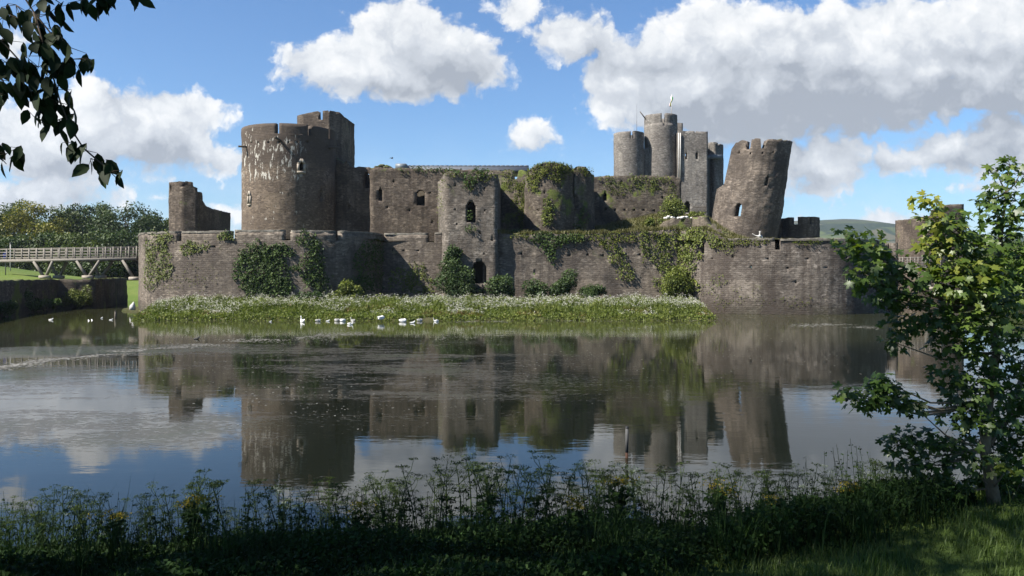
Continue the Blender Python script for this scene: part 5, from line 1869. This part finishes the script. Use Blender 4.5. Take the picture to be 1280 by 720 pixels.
# floating weed and feathers on the lake
def floating():
    r = np.random.default_rng(77)
    P, S, T = [], [], []

    def line(pts, n, wid, sz):
        pts = np.array(pts, float)
        t = r.uniform(0, len(pts) - 1, n)
        i = np.minimum(t.astype(int), len(pts) - 2)
        f = (t - i)[:, None]
        q = pts[i] * (1 - f) + pts[i + 1] * f
        q[:, 1] += r.normal(size=n) * wid
        q[:, 0] += r.normal(size=n) * wid * 3
        for k in range(n):
            py = q[k, 1]
            if py < 398:
                continue
            Y = CAMZ * F / (py - HOR)
            x = wx(q[k, 0], Y)
            if mnoise.noise(Vector((x * .25, Y * .5, 3))) < -.12:
                continue
            P.append((x, Y, .006 + .004 * r.uniform()))
            S.append(r.uniform(*sz))
            T.append(r.uniform(0, 1))
    line([(-10, 462), (60, 450), (130, 442), (190, 438), (250, 431), (330, 424), (400, 419), (470, 417)], 4200, 1.6, (.04, .17))
    line([(150, 440), (300, 432), (420, 422)], 1000, 4, (.03, .12))
    line([(990, 407), (1040, 406), (1095, 410)], 700, 1.2, (.06, .2))
    line([(540, 424), (600, 418), (660, 415), (780, 412), (900, 404)], 520, 2.0, (.05, .16))
    line([(560, 402.5), (700, 401.2), (860, 400.2), (898, 399.6)], 500, .7, (.06, .25))
    line([(180, 470), (420, 450), (640, 440), (900, 430), (1080, 425)], 1400, 20, (.03, .09))
    line([(240, 520), (420, 500), (620, 480)], 700, 22, (.02, .07))
    P_, S_ = np.array(P), np.array(S)
    n = len(P_)
    a = r.uniform(0, 6.28, n)
    fr = np.zeros((n, 3, 3))
    fr[:, 0, 0], fr[:, 1, 0] = np.cos(a) * 1.6, np.sin(a) * 1.6
    fr[:, 0, 1], fr[:, 1, 1] = -np.sin(a), np.cos(a)
    fr[:, 2, 2] = .05
    tag(Leaves().add(P_, S_, fr, OVAL, np.array(T)).build('floating_scum', M['scum']), kind='stuff')


M['scum'] = leaf_mat('floating_scum', [(.10, .09, .06), (.22, .205, .175), (.40, .39, .36)], .1, .7, var=.3)
floating()

# white carved figure by the leaning tower
def statue():
    x, Y = wx(949, 95.5), 95.5
    z0 = terrace_z(x, Y) - .42
    V = [(0, 0, .95), (0, 0, 1.15), (.03, 0, 1.38), (.05, 0, 1.52), (.06, -.02, 1.62), (.07, -.03, 1.74), (.07, -.03, 1.82),
         (-.17, -.02, 1.42), (-.42, -.06, 1.45), (-.66, -.08, 1.60), (-.76, -.08, 1.66),
         (.10, -.16, 1.40), (-.16, -.26, 1.34), (-.44, -.22, 1.44), (-.54, -.2, 1.50),
         (.08, .10, .92), (.14, .16, .5), (.26, .2, .08), (.16, .2, .03), (-.05, -.1, .92), (-.14, -.14, .5), (-.06, -.12, .08), (-.18, -.14, .03)]
    E = [(0, 1), (1, 2), (2, 3), (3, 4), (4, 5), (5, 6), (2, 7), (7, 8), (8, 9), (9, 10), (2, 11), (11, 12), (12, 13), (13, 14),
         (0, 15), (15, 16), (16, 17), (17, 18), (0, 19), (19, 20), (20, 21), (21, 22)]
    rad = [.15, .14, .17, .075, .07, .11, .07, .075, .06, .045, .04, .075, .06, .045, .04, .10, .075, .055, .04, .10, .075, .055, .04]
    me = bpy.data.meshes.new('person_skin')
    me.from_pydata(V, E, [])
    o = bpy.data.objects.new('tmp_skin', me)
    link(o)
    sk = o.modifiers.new('s', 'SKIN')
    for k, v in enumerate(me.skin_vertices[0].data):
        v.radius = (rad[k], rad[k])
        v.use_root = (k == 0)
    o.modifiers.new('u', 'SUBSURF').levels = 2
    dg = bpy.context.evaluated_depsgraph_get()
    m2 = bpy.data.meshes.new_from_object(o.evaluated_get(dg))
    bpy.data.objects.remove(o)
    for p in m2.polygons:
        p.use_smooth = True
    m2.materials.clear()
    m2.materials.append(M['white_stone'])
    root = empty('statue', (x, Y, z0), 0, 'white carved statue of a man with outstretched arms at the foot of the leaning tower', 'statue')
    b = bpy.data.objects.new('figure', m2)
    link(b, root)
    mb = MB().tube([(.19, .06, 1.50), (.30, .10, 1.2), (.36, .12, .8), (.38, .12, .35)], [.10, .16, .17, .14], 10, .5)
    mb.build('cloak', M['white_stone'], root, smooth=True)
    MB().tube([(.07, -.03, 1.84), (.07, -.03, 1.87), (.07, -.03, 1.93)], [.11, .12, .06], 10).build('hair', M['white_stone'], root, smooth=True)
    root.scale = (1.12, 1.12, 1.12)


statue()
# ------------------------------------------------------------------ near bank: umbellifers, ragwort, undergrowth, lawn
def umbellifer(seed, h, mat):
    r = np.random.default_rng(900 + seed)
    root = empty('umbellifer', (0, 0, -50))
    st = MB()
    lean = r.normal(size=2) * .17 * h
    main = [np.array([lean[0] * t * t, lean[1] * t * t, h * t]) for t in (0, .3, .6, .85, 1)]
    st.tube([tuple(p) for p in main], [.0105, .009, .0075, .006, .0042], 5)
    heads = [(main[-1], r.uniform(.075, .115))]
    nb = r.integers(3, 6)
    for k in range(nb):
        t = r.uniform(.55, .9)
        a = k * 2.4 + r.uniform(-.4, .4)
        b0 = np.array([lean[0] * t * t, lean[1] * t * t, h * t])
        ln = r.uniform(.16, .34) * h * .6
        b1 = b0 + np.array([math.cos(a) * ln * .55, math.sin(a) * ln * .55, ln * .55])
        b2 = b0 + np.array([math.cos(a) * ln * .75, math.sin(a) * ln * .75, ln * 1.05])
        st.tube([tuple(b0), tuple(b1), tuple(b2)], [.005, .004, .003], 4)
        heads.append((b2, r.uniform(.045, .08)))
    st.build('stem', M['stalk'], root)
    for c, rad in heads:
        L = Leaves()
        sp = MB()
        nr = 11
        for k in range(nr):
            a, q = 6.283 * k / nr + r.uniform(-.2, .2), rad * math.sqrt(r.uniform(.1, 1))
            e = c + np.array([math.cos(a) * q, math.sin(a) * q, rad * (.62 - .22 * (q / rad) ** 2) + r.normal() * .004])
            m = 7
            p = e + r.normal(size=(m, 3)) * np.array([.010, .010, .004])
            L.add(p, r.uniform(.012, .024, m), rand_rot(m, 1.5, r=r), RHOMB, r.uniform(0, 1, m))
            d_ = e - c
            nrm_ = np.array([-d_[1], d_[0], 0]) / (np.hypot(d_[0], d_[1]) + 1e-6) * .0012
            L.raw(np.array([c - nrm_, c + nrm_, e + nrm_ * .6, e - nrm_ * .6]), np.array([(0, 1, 2), (0, 2, 3)]), np.array([.1, .1]))
        L.build('flower_head', M[mat], root)
    L = Leaves()
    for k in range(r.integers(6, 9)):
        t = r.uniform(.05, .78) ** 1.1
        a = r.uniform(0, 6.28)
        b0 = np.array([lean[0] * t * t, lean[1] * t * t, h * t])
        ln = (.34 - .26 * t) * r.uniform(.8, 1.3)
        for j in range(6):
            f = (j + 1.5) / 7
            c = b0 + np.array([math.cos(a) * ln * f, math.sin(a) * ln * f, ln * (.55 * f - .55 * f * f)])
            m = 6
            p = c + r.normal(size=(m, 3)) * np.array([.02, .02, .012]) * (1.3 - f)
            L.add(p, r.uniform(.02, .055, m) * (1.25 - .6 * f), rand_rot(m, 1.4, r=r), RHOMB, np.clip(r.normal(.5, .2, m), 0, 1))
    L.build('foliage', M['weed'], root)
    return root


def ragwort(seed, h):
    r = np.random.default_rng(950 + seed)
    root = empty('ragwort', (0, 0, -50))
    st, L, Fl = MB(), Leaves(), Leaves()
    for k in range(6):
        a, q = r.uniform(0, 6.28), r.uniform(.02, .16)
        tip = np.array([math.cos(a) * q, math.sin(a) * q, h * r.uniform(.82, 1.0)])
        st.tube([(0, 0, 0), tuple(tip * np.array([.3, .3, .5])), tuple(tip)], [.006, .005, .003], 5)
        m = 42
        p = tip + r.normal(size=(m, 3)) * np.array([.055, .055, .014])
        Fl = Leaves().add(p, r.uniform(.016, .034, m), rand_rot(m, 1.6, r=r), RHOMB, r.uniform(0, 1, m)).build('flower_cluster', M['ragwort'], root)
        m = 40
        f = r.uniform(.1, .9, m)[:, None]
        p = tip * f + r.normal(size=(m, 3)) * .035
        L.add(p, r.uniform(.04, .10, m), rand_rot(m, 1.2, r=r), RHOMB, np.clip(r.normal(.5, .2, m), 0, 1))
    st.build('stem', M['stalk'], root)
    L.build('foliage', M['weed'], root)
    return root


kinds = [(1.02, 'umbel'), (.92, 'umbel'), (1.15, 'umbel'), (.85, 'umbel'), (1.0, 'umbel_white'), (1.28, 'umbel'), (.95, 'umbel'), (1.08, 'umbel')]
UM_LAB = {'umbel': 'dark umbellifer gone to seed on a thin stalk in the shaded near bank',
          'umbel_white': 'umbellifer with pale white heads among the dark seeded ones on the near bank'}
protos = [umbellifer(k, h, mt) for k, (h, mt) in enumerate(kinds)]
pk = [kids_of(p) for p in protos]
r_ = np.random.default_rng(61)


def ground_at(x, y):
    return near_z(x, y) - .02


used_ = set()
spots = []
# ridge of stems: photo column -> height of the plant tops
tops_x = [0, 60, 110, 170, 230, 300, 380, 450, 520, 600, 660, 720, 790, 840, 900, 960, 1030, 1090, 1140]
tops_y = [632, 622, 622, 640, 600, 618, 610, 602, 588, 580, 582, 588, 592, 590, 590, 595, 592, 585, 600]
n_um = 292
for k in range(n_um):
    px = -20 + 1180 * (k + r_.uniform(0, 1)) / n_um
    px += 26 * mnoise.noise(Vector((px * .021, 3.3, 0))) + 10 * mnoise.noise(Vector((px * .07, 8.3, 0)))
    Y = r_.uniform(9.2, 12.6)
    if px < 180:
        Y = r_.uniform(8.8, 11.2)
    spots.append((px, Y))
for k, (px, Y) in enumerate(spots):
    i = k % len(protos)
    x = wx(px, Y)
    g = ground_at(x, Y)
    want = wz(np.interp(px, tops_x, tops_y) + abs(r_.normal()) * 30 - 16, Y) - g
    sc = float(np.clip(want / (kinds[i][0] * 1.1), .5, 1.7))
    if kinds[i][1] == 'umbel_white' and not (480 > px > 280 or r_.uniform() < .35):
        i = 0
    o = copy_tree(protos[i], pk[i])
    o.location = (x, Y, g)
    o.rotation_euler = (r_.normal() * .10, r_.normal() * .10, r_.uniform(0, 6.28))
    o.scale = (sc * r_.uniform(.9, 1.1),) * 2 + (sc,)
    tag(o, UM_LAB[kinds[i][1]], 'umbellifer', 'umbellifers along the near bank')
rproto = [ragwort(k, h) for k, h in enumerate((.8, .7))]
rk_ = [kids_of(p) for p in rproto]
for k, (px, Y, lb, s) in enumerate(((775, 10.4, 'tall yellow ragwort near the steel post in the water', 1.12), (452, 9.2, 'yellow ragwort in the belt under the reflected round tower', .95), (246, 9.0, 'dull yellow leafy ragwort at left of the weed belt', 1.0),
                                    (895, 10.6, 'yellow ragwort right of the steel post, higher of two', 1.2), (718, 9.0, 'low yellow ragwort below and left of the steel post', .7), (965, 9.6, 'yellow ragwort toward the maple, low in the belt', .75),
                                    (140, 8.8, 'yellow ragwort low at the left corner', .8), (1060, 9.4, 'yellow ragwort left of the maple trunk', .7))):
    o = copy_tree(rproto[k % 2], rk_[k % 2])
    x = wx(px, Y)
    o.location = (x, Y, ground_at(x, Y))
    o.rotation_euler = (0, 0, k)
    o.scale = (s * 1.15, s * 1.15, s)
    tag(o, lb, 'ragwort', 'ragwort on the near bank')
for p in protos + rproto:
    for c in list(p.children):
        bpy.data.objects.remove(c)
    bpy.data.objects.remove(p)


def undergrowth():
    r = np.random.default_rng(88)
    L = Leaves()
    n = 120000
    px = r.uniform(-60, 1190, n)
    Y = r.uniform(6.3, 12.4, n)
    k = Y > np.interp(px, [640, 800, 950, 1190], [6.0, 6.9, 7.8, 8.4]) + r.normal(size=n) * .2
    px, Y = px[k], Y[k]
    x = wx(px, Y)
    z = np.array([near_z(a, b) for a, b in zip(x, Y)])
    k = z > -.1
    x, Y, z, px = x[k], Y[k], z[k], px[k]
    c = np.array([mnoise.noise(Vector((a * .9, b * .9, 5))) for a, b in zip(x, Y)])
    hmax = np.clip(.20 + .24 * c, .04, .45) * np.interp(px, [0, 150, 330, 600, 900, 1040, 1200], [.8, .7, .9, .9, 1.0, 1.5, 1.5]) * np.interp(Y, [6.3, 9, 10.5, 12], [1.35, 1.3, .8, .6])
    zz = z + hmax * r.uniform(0, 1, len(x)) ** .8
    m = len(x)
    L.add(np.stack([x, Y, zz], 1), r.uniform(.022, .07, m), rand_rot(m, .9, r=r), RHOMB, np.clip(.45 + .3 * c + r.normal(size=m) * .2, 0, 1))
    m = 22000
    i = r.integers(0, len(x), m)
    V, Fa, T = blades_np(np.stack([x[i] + r.normal(size=m) * .1, Y[i] + r.normal(size=m) * .1, z[i]], 1), hmax[i] * r.uniform(.5, 1.35, m), r.uniform(.006, .016, m), .5, np.clip(r.normal(.45, .2, m), 0, 1), r)
    L.raw(V, Fa, T)
    # leafy stems of every height standing up out of the mass
    for k in range(520):
        qx = r.uniform(-40, 1120)
        qY = r.uniform(7.6, 11.6)
        a, b = wx(qx, qY), qY
        g = near_z(a, b)
        if g < -.05:
            continue
        hh = r.uniform(.3, 1.0) * np.interp(qY, [7.6, 9.5, 11.6], [.55, .85, 1.0])
        ln = r.normal(size=2) * .10 * hh
        m = 16
        f = r.uniform(.15, 1, m)
        P = np.stack([a + ln[0] * f * f, b + ln[1] * f * f, g + hh * f], 1) + r.normal(size=(m, 3)) * np.array([.028, .028, .01]) * (1.35 - f)[:, None]
        L.add(P, r.uniform(.025, .06, m) * (1.2 - .5 * f), rand_rot(m, 1.0, r=r), RHOMB, np.clip(r.normal(.45, .2, m), 0, 1))
        w_ = .0045
        V = np.array([(a - w_, b, g), (a + w_, b, g), (a + ln[0] + w_ * .5, b + ln[1], g + hh), (a + ln[0] - w_ * .5, b + ln[1], g + hh)])
        L.raw(V, np.array([(0, 1, 2), (0, 2, 3)]), np.array([.3, .3]))
    # long arching grass in tussocks
    for k in range(42):
        qx, qY = r.uniform(-40, 1130), r.uniform(7.4, 11.3)
        a, b = wx(qx, qY), qY
        if near_z(a, b) < 0:
            continue
        m = r.integers(25, 60)
        P = np.stack([a + r.normal(size=m) * .09, b + r.normal(size=m) * .09, np.full(m, near_z(a, b) - .02)], 1)
        V, Fa, T = blades_np(P, r.uniform(.35, .85, m) * r.uniform(.6, 1.1), r.uniform(.006, .012, m), .8, np.clip(r.normal(.55, .22, m), 0, 1), r)
        L.raw(V, Fa, T)
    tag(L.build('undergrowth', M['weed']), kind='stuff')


undergrowth()


def lawn():
    r = np.random.default_rng(89)
    n = 72000
    x, y = r.uniform(-6.5, 10.5, n), r.uniform(5.6, 9.8, n)
    k = (640 + 1000 * x / y > -60) & (640 + 1000 * x / y < 1800)
    x, y = x[k], y[k]
    z = np.array([near_z(a, b) for a, b in zip(x, y)])
    c = np.array([mnoise.noise(Vector((a * 1.4, b * 1.4, 15))) for a, b in zip(x, y)])
    m = len(x)
    V, Fa, T = blades_np(np.stack([x, y, z - .01], 1), np.clip(r.uniform(.05, .13, m) * (1 + .8 * c), .025, None), r.uniform(.005, .010, m), .7, np.clip(.5 + .35 * c + .2 * r.normal(size=m), 0, 1), r)
    tag(Leaves().raw(V, Fa, T).build('lawn_grass', M['grass']), kind='stuff')


lawn()
shrub('bush', 'dark leafy bush at the foot of the maple on the near bank', 1165, 9.3, .95, 1.15, .75, 'weed', 2200, group='bushes on the near bank', size=(.04, .10), seed=30)
shrub('bush', 'leafy bush left of the maple foot, merging into the weed belt', 1090, 9.8, .85, 1.3, .62, 'weed', 2000, group='bushes on the near bank', size=(.04, .10), seed=31)
shrub('bush', 'sunlit bush in the right corner behind the maple trunk', 1266, 9.6, 1.0, .95, .65, 'grass', 1500, group='bushes on the near bank', size=(.04, .10), seed=32)
shrub('bush', 'low dark bush with yellow tips right of centre in the weed belt', 1015, 9.5, .9, 1.2, .5, 'weed', 1600, group='bushes on the near bank', size=(.04, .09), seed=33)

# white hogweed heads by the trunk
for k, (px, Y, s, lb) in enumerate(((1264, 8.8, .45, 'single white hogweed head right of the maple trunk'), (1208, 8.9, .35, 'small white hogweed head left of the maple trunk'))):
    hp = umbellifer(40 + k, .9, 'umbel_white')
    x = wx(px, Y)
    hp.location = (x, Y, ground_at(x, Y))
    hp.scale = (s * 1.3, s * 1.3, s * 1.4)
    hp.name = 'hogweed'
    tag(hp, lb, 'hogweed')


# ------------------------------------------------------------------ the young maple at right
def maple():
    r = np.random.default_rng(123)
    base = Vector((5.44, 9.1, near_z(5.44, 9.1) - .05))
    root = empty('maple_tree', base, 0, 'young maple with yellow green leaves leaning over the water at right', 'tree')

    def W(px, py, Y):
        return np.array([wx(px, Y), Y, wz(py, Y)]) - np.array(base)
    tr = [W(1245, 650, 9.1) * np.array([1, 1, 0]) + np.array([0, 0, -.1]), W(1240, 610, 9.1), W(1231, 560, 9.1), W(1236, 500, 9.15), W(1246, 440, 9.2), W(1238, 380, 9.2), W(1250, 310, 9.25), W(1258, 240, 9.3)]
    MB().tube([tuple(p) for p in tr[:4]], [.085, .068, .060, .052], 10).build('trunk', M['bark_pale'], root, smooth=True)
    MB().tube([tuple(p) for p in tr[3:]], [.0518, .044, .034, .022, .01], 8).build('leader', M['bark'], root, smooth=True)
    tr2 = [tr[2], W(1262, 520, 9.5), W(1285, 450, 9.7), W(1296, 360, 9.8), W(1290, 260, 9.8)]
    MB().tube([tuple(p) for p in tr2], [.045, .038, .03, .02, .008], 8).build('leader', M['bark'], root, smooth=True)
    Tr = np.array(tr + tr2)
    # leaf clusters: photo place, depth, radius (m), leaves, brightness of the leaf itself
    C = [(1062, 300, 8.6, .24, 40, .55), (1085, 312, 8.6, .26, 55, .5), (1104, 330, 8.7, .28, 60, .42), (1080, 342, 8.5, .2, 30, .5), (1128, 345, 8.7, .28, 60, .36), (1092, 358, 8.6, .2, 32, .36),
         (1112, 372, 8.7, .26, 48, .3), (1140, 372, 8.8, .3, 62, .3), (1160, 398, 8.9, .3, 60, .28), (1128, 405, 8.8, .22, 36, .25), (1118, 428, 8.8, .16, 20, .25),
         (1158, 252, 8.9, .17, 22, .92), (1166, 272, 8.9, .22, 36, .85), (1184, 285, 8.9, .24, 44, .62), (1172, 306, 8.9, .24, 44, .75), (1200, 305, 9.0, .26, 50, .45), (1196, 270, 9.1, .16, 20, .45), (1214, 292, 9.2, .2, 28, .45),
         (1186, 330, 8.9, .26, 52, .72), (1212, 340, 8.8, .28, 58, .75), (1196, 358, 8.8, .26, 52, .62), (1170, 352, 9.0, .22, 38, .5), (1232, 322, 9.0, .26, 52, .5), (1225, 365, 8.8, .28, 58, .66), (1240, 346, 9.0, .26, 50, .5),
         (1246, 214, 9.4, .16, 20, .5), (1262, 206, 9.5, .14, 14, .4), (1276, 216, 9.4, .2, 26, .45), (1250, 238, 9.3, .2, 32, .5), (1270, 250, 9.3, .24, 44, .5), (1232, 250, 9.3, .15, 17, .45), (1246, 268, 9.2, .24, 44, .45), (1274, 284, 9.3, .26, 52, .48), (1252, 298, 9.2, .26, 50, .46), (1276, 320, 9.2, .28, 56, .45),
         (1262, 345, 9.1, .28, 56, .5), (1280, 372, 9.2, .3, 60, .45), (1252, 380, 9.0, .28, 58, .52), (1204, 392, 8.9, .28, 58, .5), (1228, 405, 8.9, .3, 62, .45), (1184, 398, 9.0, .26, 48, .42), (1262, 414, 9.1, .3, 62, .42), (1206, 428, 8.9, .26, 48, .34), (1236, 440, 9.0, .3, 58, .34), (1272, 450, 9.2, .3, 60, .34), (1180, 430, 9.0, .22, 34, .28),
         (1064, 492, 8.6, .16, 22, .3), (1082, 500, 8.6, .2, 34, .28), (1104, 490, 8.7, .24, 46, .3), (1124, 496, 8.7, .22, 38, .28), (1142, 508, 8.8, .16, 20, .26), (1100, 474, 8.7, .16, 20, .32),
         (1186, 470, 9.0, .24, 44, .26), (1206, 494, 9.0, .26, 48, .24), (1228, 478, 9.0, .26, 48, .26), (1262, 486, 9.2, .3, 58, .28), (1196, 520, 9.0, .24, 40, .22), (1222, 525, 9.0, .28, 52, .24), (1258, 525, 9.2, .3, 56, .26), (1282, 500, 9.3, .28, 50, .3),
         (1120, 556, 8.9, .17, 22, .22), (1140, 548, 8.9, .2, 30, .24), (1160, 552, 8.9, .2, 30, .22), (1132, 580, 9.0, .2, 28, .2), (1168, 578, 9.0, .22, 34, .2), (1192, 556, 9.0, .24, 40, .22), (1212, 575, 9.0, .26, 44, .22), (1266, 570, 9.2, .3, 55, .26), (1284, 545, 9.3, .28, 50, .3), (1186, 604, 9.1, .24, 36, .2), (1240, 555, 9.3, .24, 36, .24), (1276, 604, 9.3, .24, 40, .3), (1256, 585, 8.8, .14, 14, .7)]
    L = Leaves()
    twig = MB()
    limb = MB()
    limbs = []
    for (px, py, Y, rad, n, br) in C:
        c = W(px, py, Y)
        # limb: from the nearest lower point of a leader, rising outwards
        cand = Tr[(Tr[:, 2] < c[2] + .25)]
        b = cand[np.argmin(((cand - c) ** 2).sum(1) + .5 * np.maximum(0, cand[:, 2] - c[2] + .5) ** 2)]
        midp = b * .45 + c * .55 + np.array([0, 0, -.10 * np.linalg.norm(c - b)])
        d0 = np.linalg.norm(c - b)
        limb.tube([tuple(b), tuple(b * .75 + c * .25 + np.array([0, 0, -.06 * d0])), tuple(midp), tuple(c)], [.008 + .008 * d0, .007 + .006 * d0, .006 + .003 * d0, .004], 6)
        out = c - b
        out[2] = 0
        out /= max(np.linalg.norm(out), 1e-6)
        n = int(n * (1.45 if br < .34 else 1.25))
        p, d = ball_points(n, c, (rad, rad * .9, rad * .72), .25, r)
        size = r.uniform(.042, .098, n) * (1.1 if br > .6 else 1)
        N = r.normal(size=(n, 3)) * .55 + np.array([-.25, -.30, .85]) + d * .35
        N /= np.linalg.norm(N, axis=1)[:, None]
        T = d * .8 + out * .5 + r.normal(size=(n, 3)) * .35 + np.array([0, 0, -.55])
        T -= (T * N).sum(1)[:, None] * N
        T /= np.linalg.norm(T, axis=1)[:, None]
        fr = np.stack([np.cross(T, N), T, N], axis=2)
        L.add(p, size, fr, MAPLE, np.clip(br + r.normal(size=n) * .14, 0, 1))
        for k in range(min(n, 9)):
            twig.tube([tuple(c), tuple(c * .5 + p[k] * .5 + np.array([0, 0, -.01])), tuple(p[k])], [.0035, .0028, .0015], 4)
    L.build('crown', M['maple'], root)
    limb.build('limb', M['bark'], root)
    twig.build('twig', M['stalk'], root)


maple()


# ------------------------------------------------------------------ the big tree whose branch hangs in at top left; its crown shades the bank
def big_overhang():
    r = np.random.default_rng(321)
    bx, by = -11.0, 4.6
    base = Vector((bx, by, near_z(bx, by) - .1))
    root = empty('overhanging_tree', base, 0, 'large tree standing off to the left whose dark leafy branch hangs into the top corner', 'tree')

    def W(x, y, z):
        return np.array([x, y, z]) - np.array(base)
    MB().tube([(0, 0, -.2), tuple(W(-10.9, 4.7, 4)), tuple(W(-10.4, 4.9, 7)), tuple(W(-10.0, 5.2, 10.5)), tuple(W(-9.6, 5.4, 13.5))], [.42, .32, .26, .18, .06], 12).build('trunk', M['bark_dark'], root, smooth=True)
    # main crown above the picture
    L, limb = Leaves(), MB()
    for k in range(215):
        while True:
            u = r.uniform(-1, 1, 3)
            if (u ** 2).sum() < 1:
                break
        c = np.array([-8.4 + 7.0 * u[0], 6.0 + 4.4 * u[1], 10.9 + 2.7 * u[2]]) if k < 140 else np.array([-2.5 + 9.5 * u[0], -2.2 + 5.0 * u[1], 11.5 + 2.6 * u[2]])
        # stay above the line of sight over the top of the photo
        c[2] = max(c[2], 4 + .40 * max(c[1], 0) + 1.8)
        n = 150
        p, d = ball_points(n, c, (.85, .85, .6), .15, r)
        L.add(p - np.array(base), r.uniform(.10, .18, n), rand_rot(n, .8, r=r), RHOMB, np.clip(r.normal(.45, .2, n), 0, 1))
        if k % 3 == 0:
            s = W(-10.3, 5.0, 7.5 + 3 * r.uniform())
            e = c - np.array(base)
            limb.tube([tuple(s), tuple(s * .5 + e * .5 + np.array([0, 0, .5])), tuple(e)], [.09, .05, .012], 6)
    L.build('crown', M['cherry'], root)
    # the hanging branch: drawn at 4 m from the eye
    Y = 4.2

    def Q(px, py, y=Y):
        return np.array([wx(px, y), y, wz(py, y)]) - np.array(base)
    limb.tube([tuple(W(-10.4, 4.9, 7.0)), tuple(W(-7.0, 4.4, 8.0)), tuple(W(-4.2, 4.2, 7.2)), tuple(Q(-60, -90)), tuple(Q(20, -20))], [.12, .07, .03, .014, .010], 7)
    limb.build('limb', M['bark_dark'], root, smooth=True)
    tw = MB()
    lines = [[Q(20, -20), Q(42, 15), Q(62, 40), Q(78, 62), Q(90, 80)],
             [Q(42, 15), Q(56, 60), Q(66, 95), Q(76, 130), Q(88, 160), Q(104, 185), Q(126, 204), Q(145, 222)],
             [Q(-60, -90), Q(-20, 30), Q(10, 60), Q(28, 80), Q(42, 100)],
             [Q(-20, 30), Q(0, 95), Q(12, 115)],
             [Q(-60, -90), Q(-30, 100), Q(-6, 190), Q(8, 205)],
             [Q(20, -20), Q(80, -22), Q(126, -8), Q(130, 4)], [Q(80, -22), Q(160, -20), Q(172, -4)], [Q(20, -20), Q(50, -14), Q(78, 6)]]
    LF = Leaves()
    for ln in lines:
        tw.tube([tuple(p) for p in ln], [.006] + [.0045] * (len(ln) - 2) + [.002], 5)

    def put(px, py, n, spread, size=(.07, .118), y=Y):
        n = int(n * 1.5)
        c = Q(px, py, y)
        p = c + r.normal(size=(n, 3)) * spread * np.array([1, .9, .8])
        T = r.normal(size=(n, 3)) * .38 + np.array([.18, 0, -1.0])
        T /= np.linalg.norm(T, axis=1)[:, None]
        N = r.normal(size=(n, 3)) + np.array([-.2, -1.1, .25])
        N -= (N * T).sum(1)[:, None] * T
        N /= np.linalg.norm(N, axis=1)[:, None]
        LF.add(p, r.uniform(*size, n), np.stack([np.cross(T, N), T, N], axis=2), OVAL, np.clip(r.normal(.4, .2, n), 0, 1))
        for k in range(n):
            tw.tube([tuple(c), tuple(p[k])], [.002, .0012], 4)
    for a in ((20, 6, 5, .05), (50, 2, 4, .05), (60, 18, 5, .045), (40, 30, 4, .04), (70, 38, 5, .05), (52, 50, 5, .05), (84, 58, 5, .05), (62, 70, 6, .05), (90, 74, 4, .04), (76, 86, 4, .05),
              (48, 84, 5, .05), (56, 98, 5, .05), (66, 112, 5, .045), (44, 116, 5, .04), (58, 132, 5, .045), (74, 128, 4, .04), (72, 150, 4, .04), (48, 152, 3, .03), (22, 84, 5, .045), (34, 94, 5, .045), (8, 78, 5, .05), (4, 100, 4, .045), (28, 108, 3, .03),
              (88, 150, 2, .025), (4, 118, 3, .03), (2, 50, 4, .05), (4, 22, 4, .05), (8, 192, 3, .022), (12, 198, 2, .02), (0, 182, 3, .03), (92, 178, 3, .025), (108, 188, 2, .02), (114, 198, 3, .022), (128, 206, 2, .02), (140, 214, 2, .018), (88, 182, 1, .01), (132, 200, 1, .01),
              (104, 0, 3, .03), (76, 8, 2, .025), (128, -2, 3, .03), (122, 4, 2, .02), (138, -8, 2, .02), (168, -8, 2, .02), (172, -4, 1, .01)):
        put(*a)
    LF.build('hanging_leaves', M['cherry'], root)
    tw.build('twig', M['bark_dark'], root)


big_overhang()

# roots of walls were modelled in world coordinates: move every empty left at the origin to the foot of its own parts
bpy.context.view_layer.update()
for o in list(SC.objects):
    if o.type == 'EMPTY' and o.parent is None and o.location.length < 1e-6 and o.children:
        lo, hi = Vector((1e9,) * 3), Vector((-1e9,) * 3)
        for c in o.children_recursive:
            if c.type == 'MESH':
                for b in c.bound_box:
                    w = c.matrix_world @ Vector(b)
                    lo = Vector(map(min, lo, w))
                    hi = Vector(map(max, hi, w))
        o.location = ((lo.x + hi.x) / 2, (lo.y + hi.y) / 2, lo.z)
        for c in o.children:
            c.location = c.location - o.location


# ------------------------------------------------------------------ the air: pale haze over the whole place
def haze_box():
    m = bpy.data.materials.new('haze_air')
    m.use_nodes = True
    m.node_tree.nodes.clear()
    t = NT(m.node_tree)
    out = t.new('ShaderNodeOutputMaterial')
    v = t.new('ShaderNodeVolumePrincipled')
    v.inputs['Color'].default_value = (.78, .86, 1.0, 1)
    v.inputs['Density'].default_value = HAZE
    v.inputs['Anisotropy'].default_value = .2
    t.l.new(v.outputs[0], out.inputs['Volume'])
    o = MB().box((0, 1850, 105), (8200, 4900, 225)).build('haze', m)
    tag(o, kind='stuff')


HAZE = .00008
haze_box()
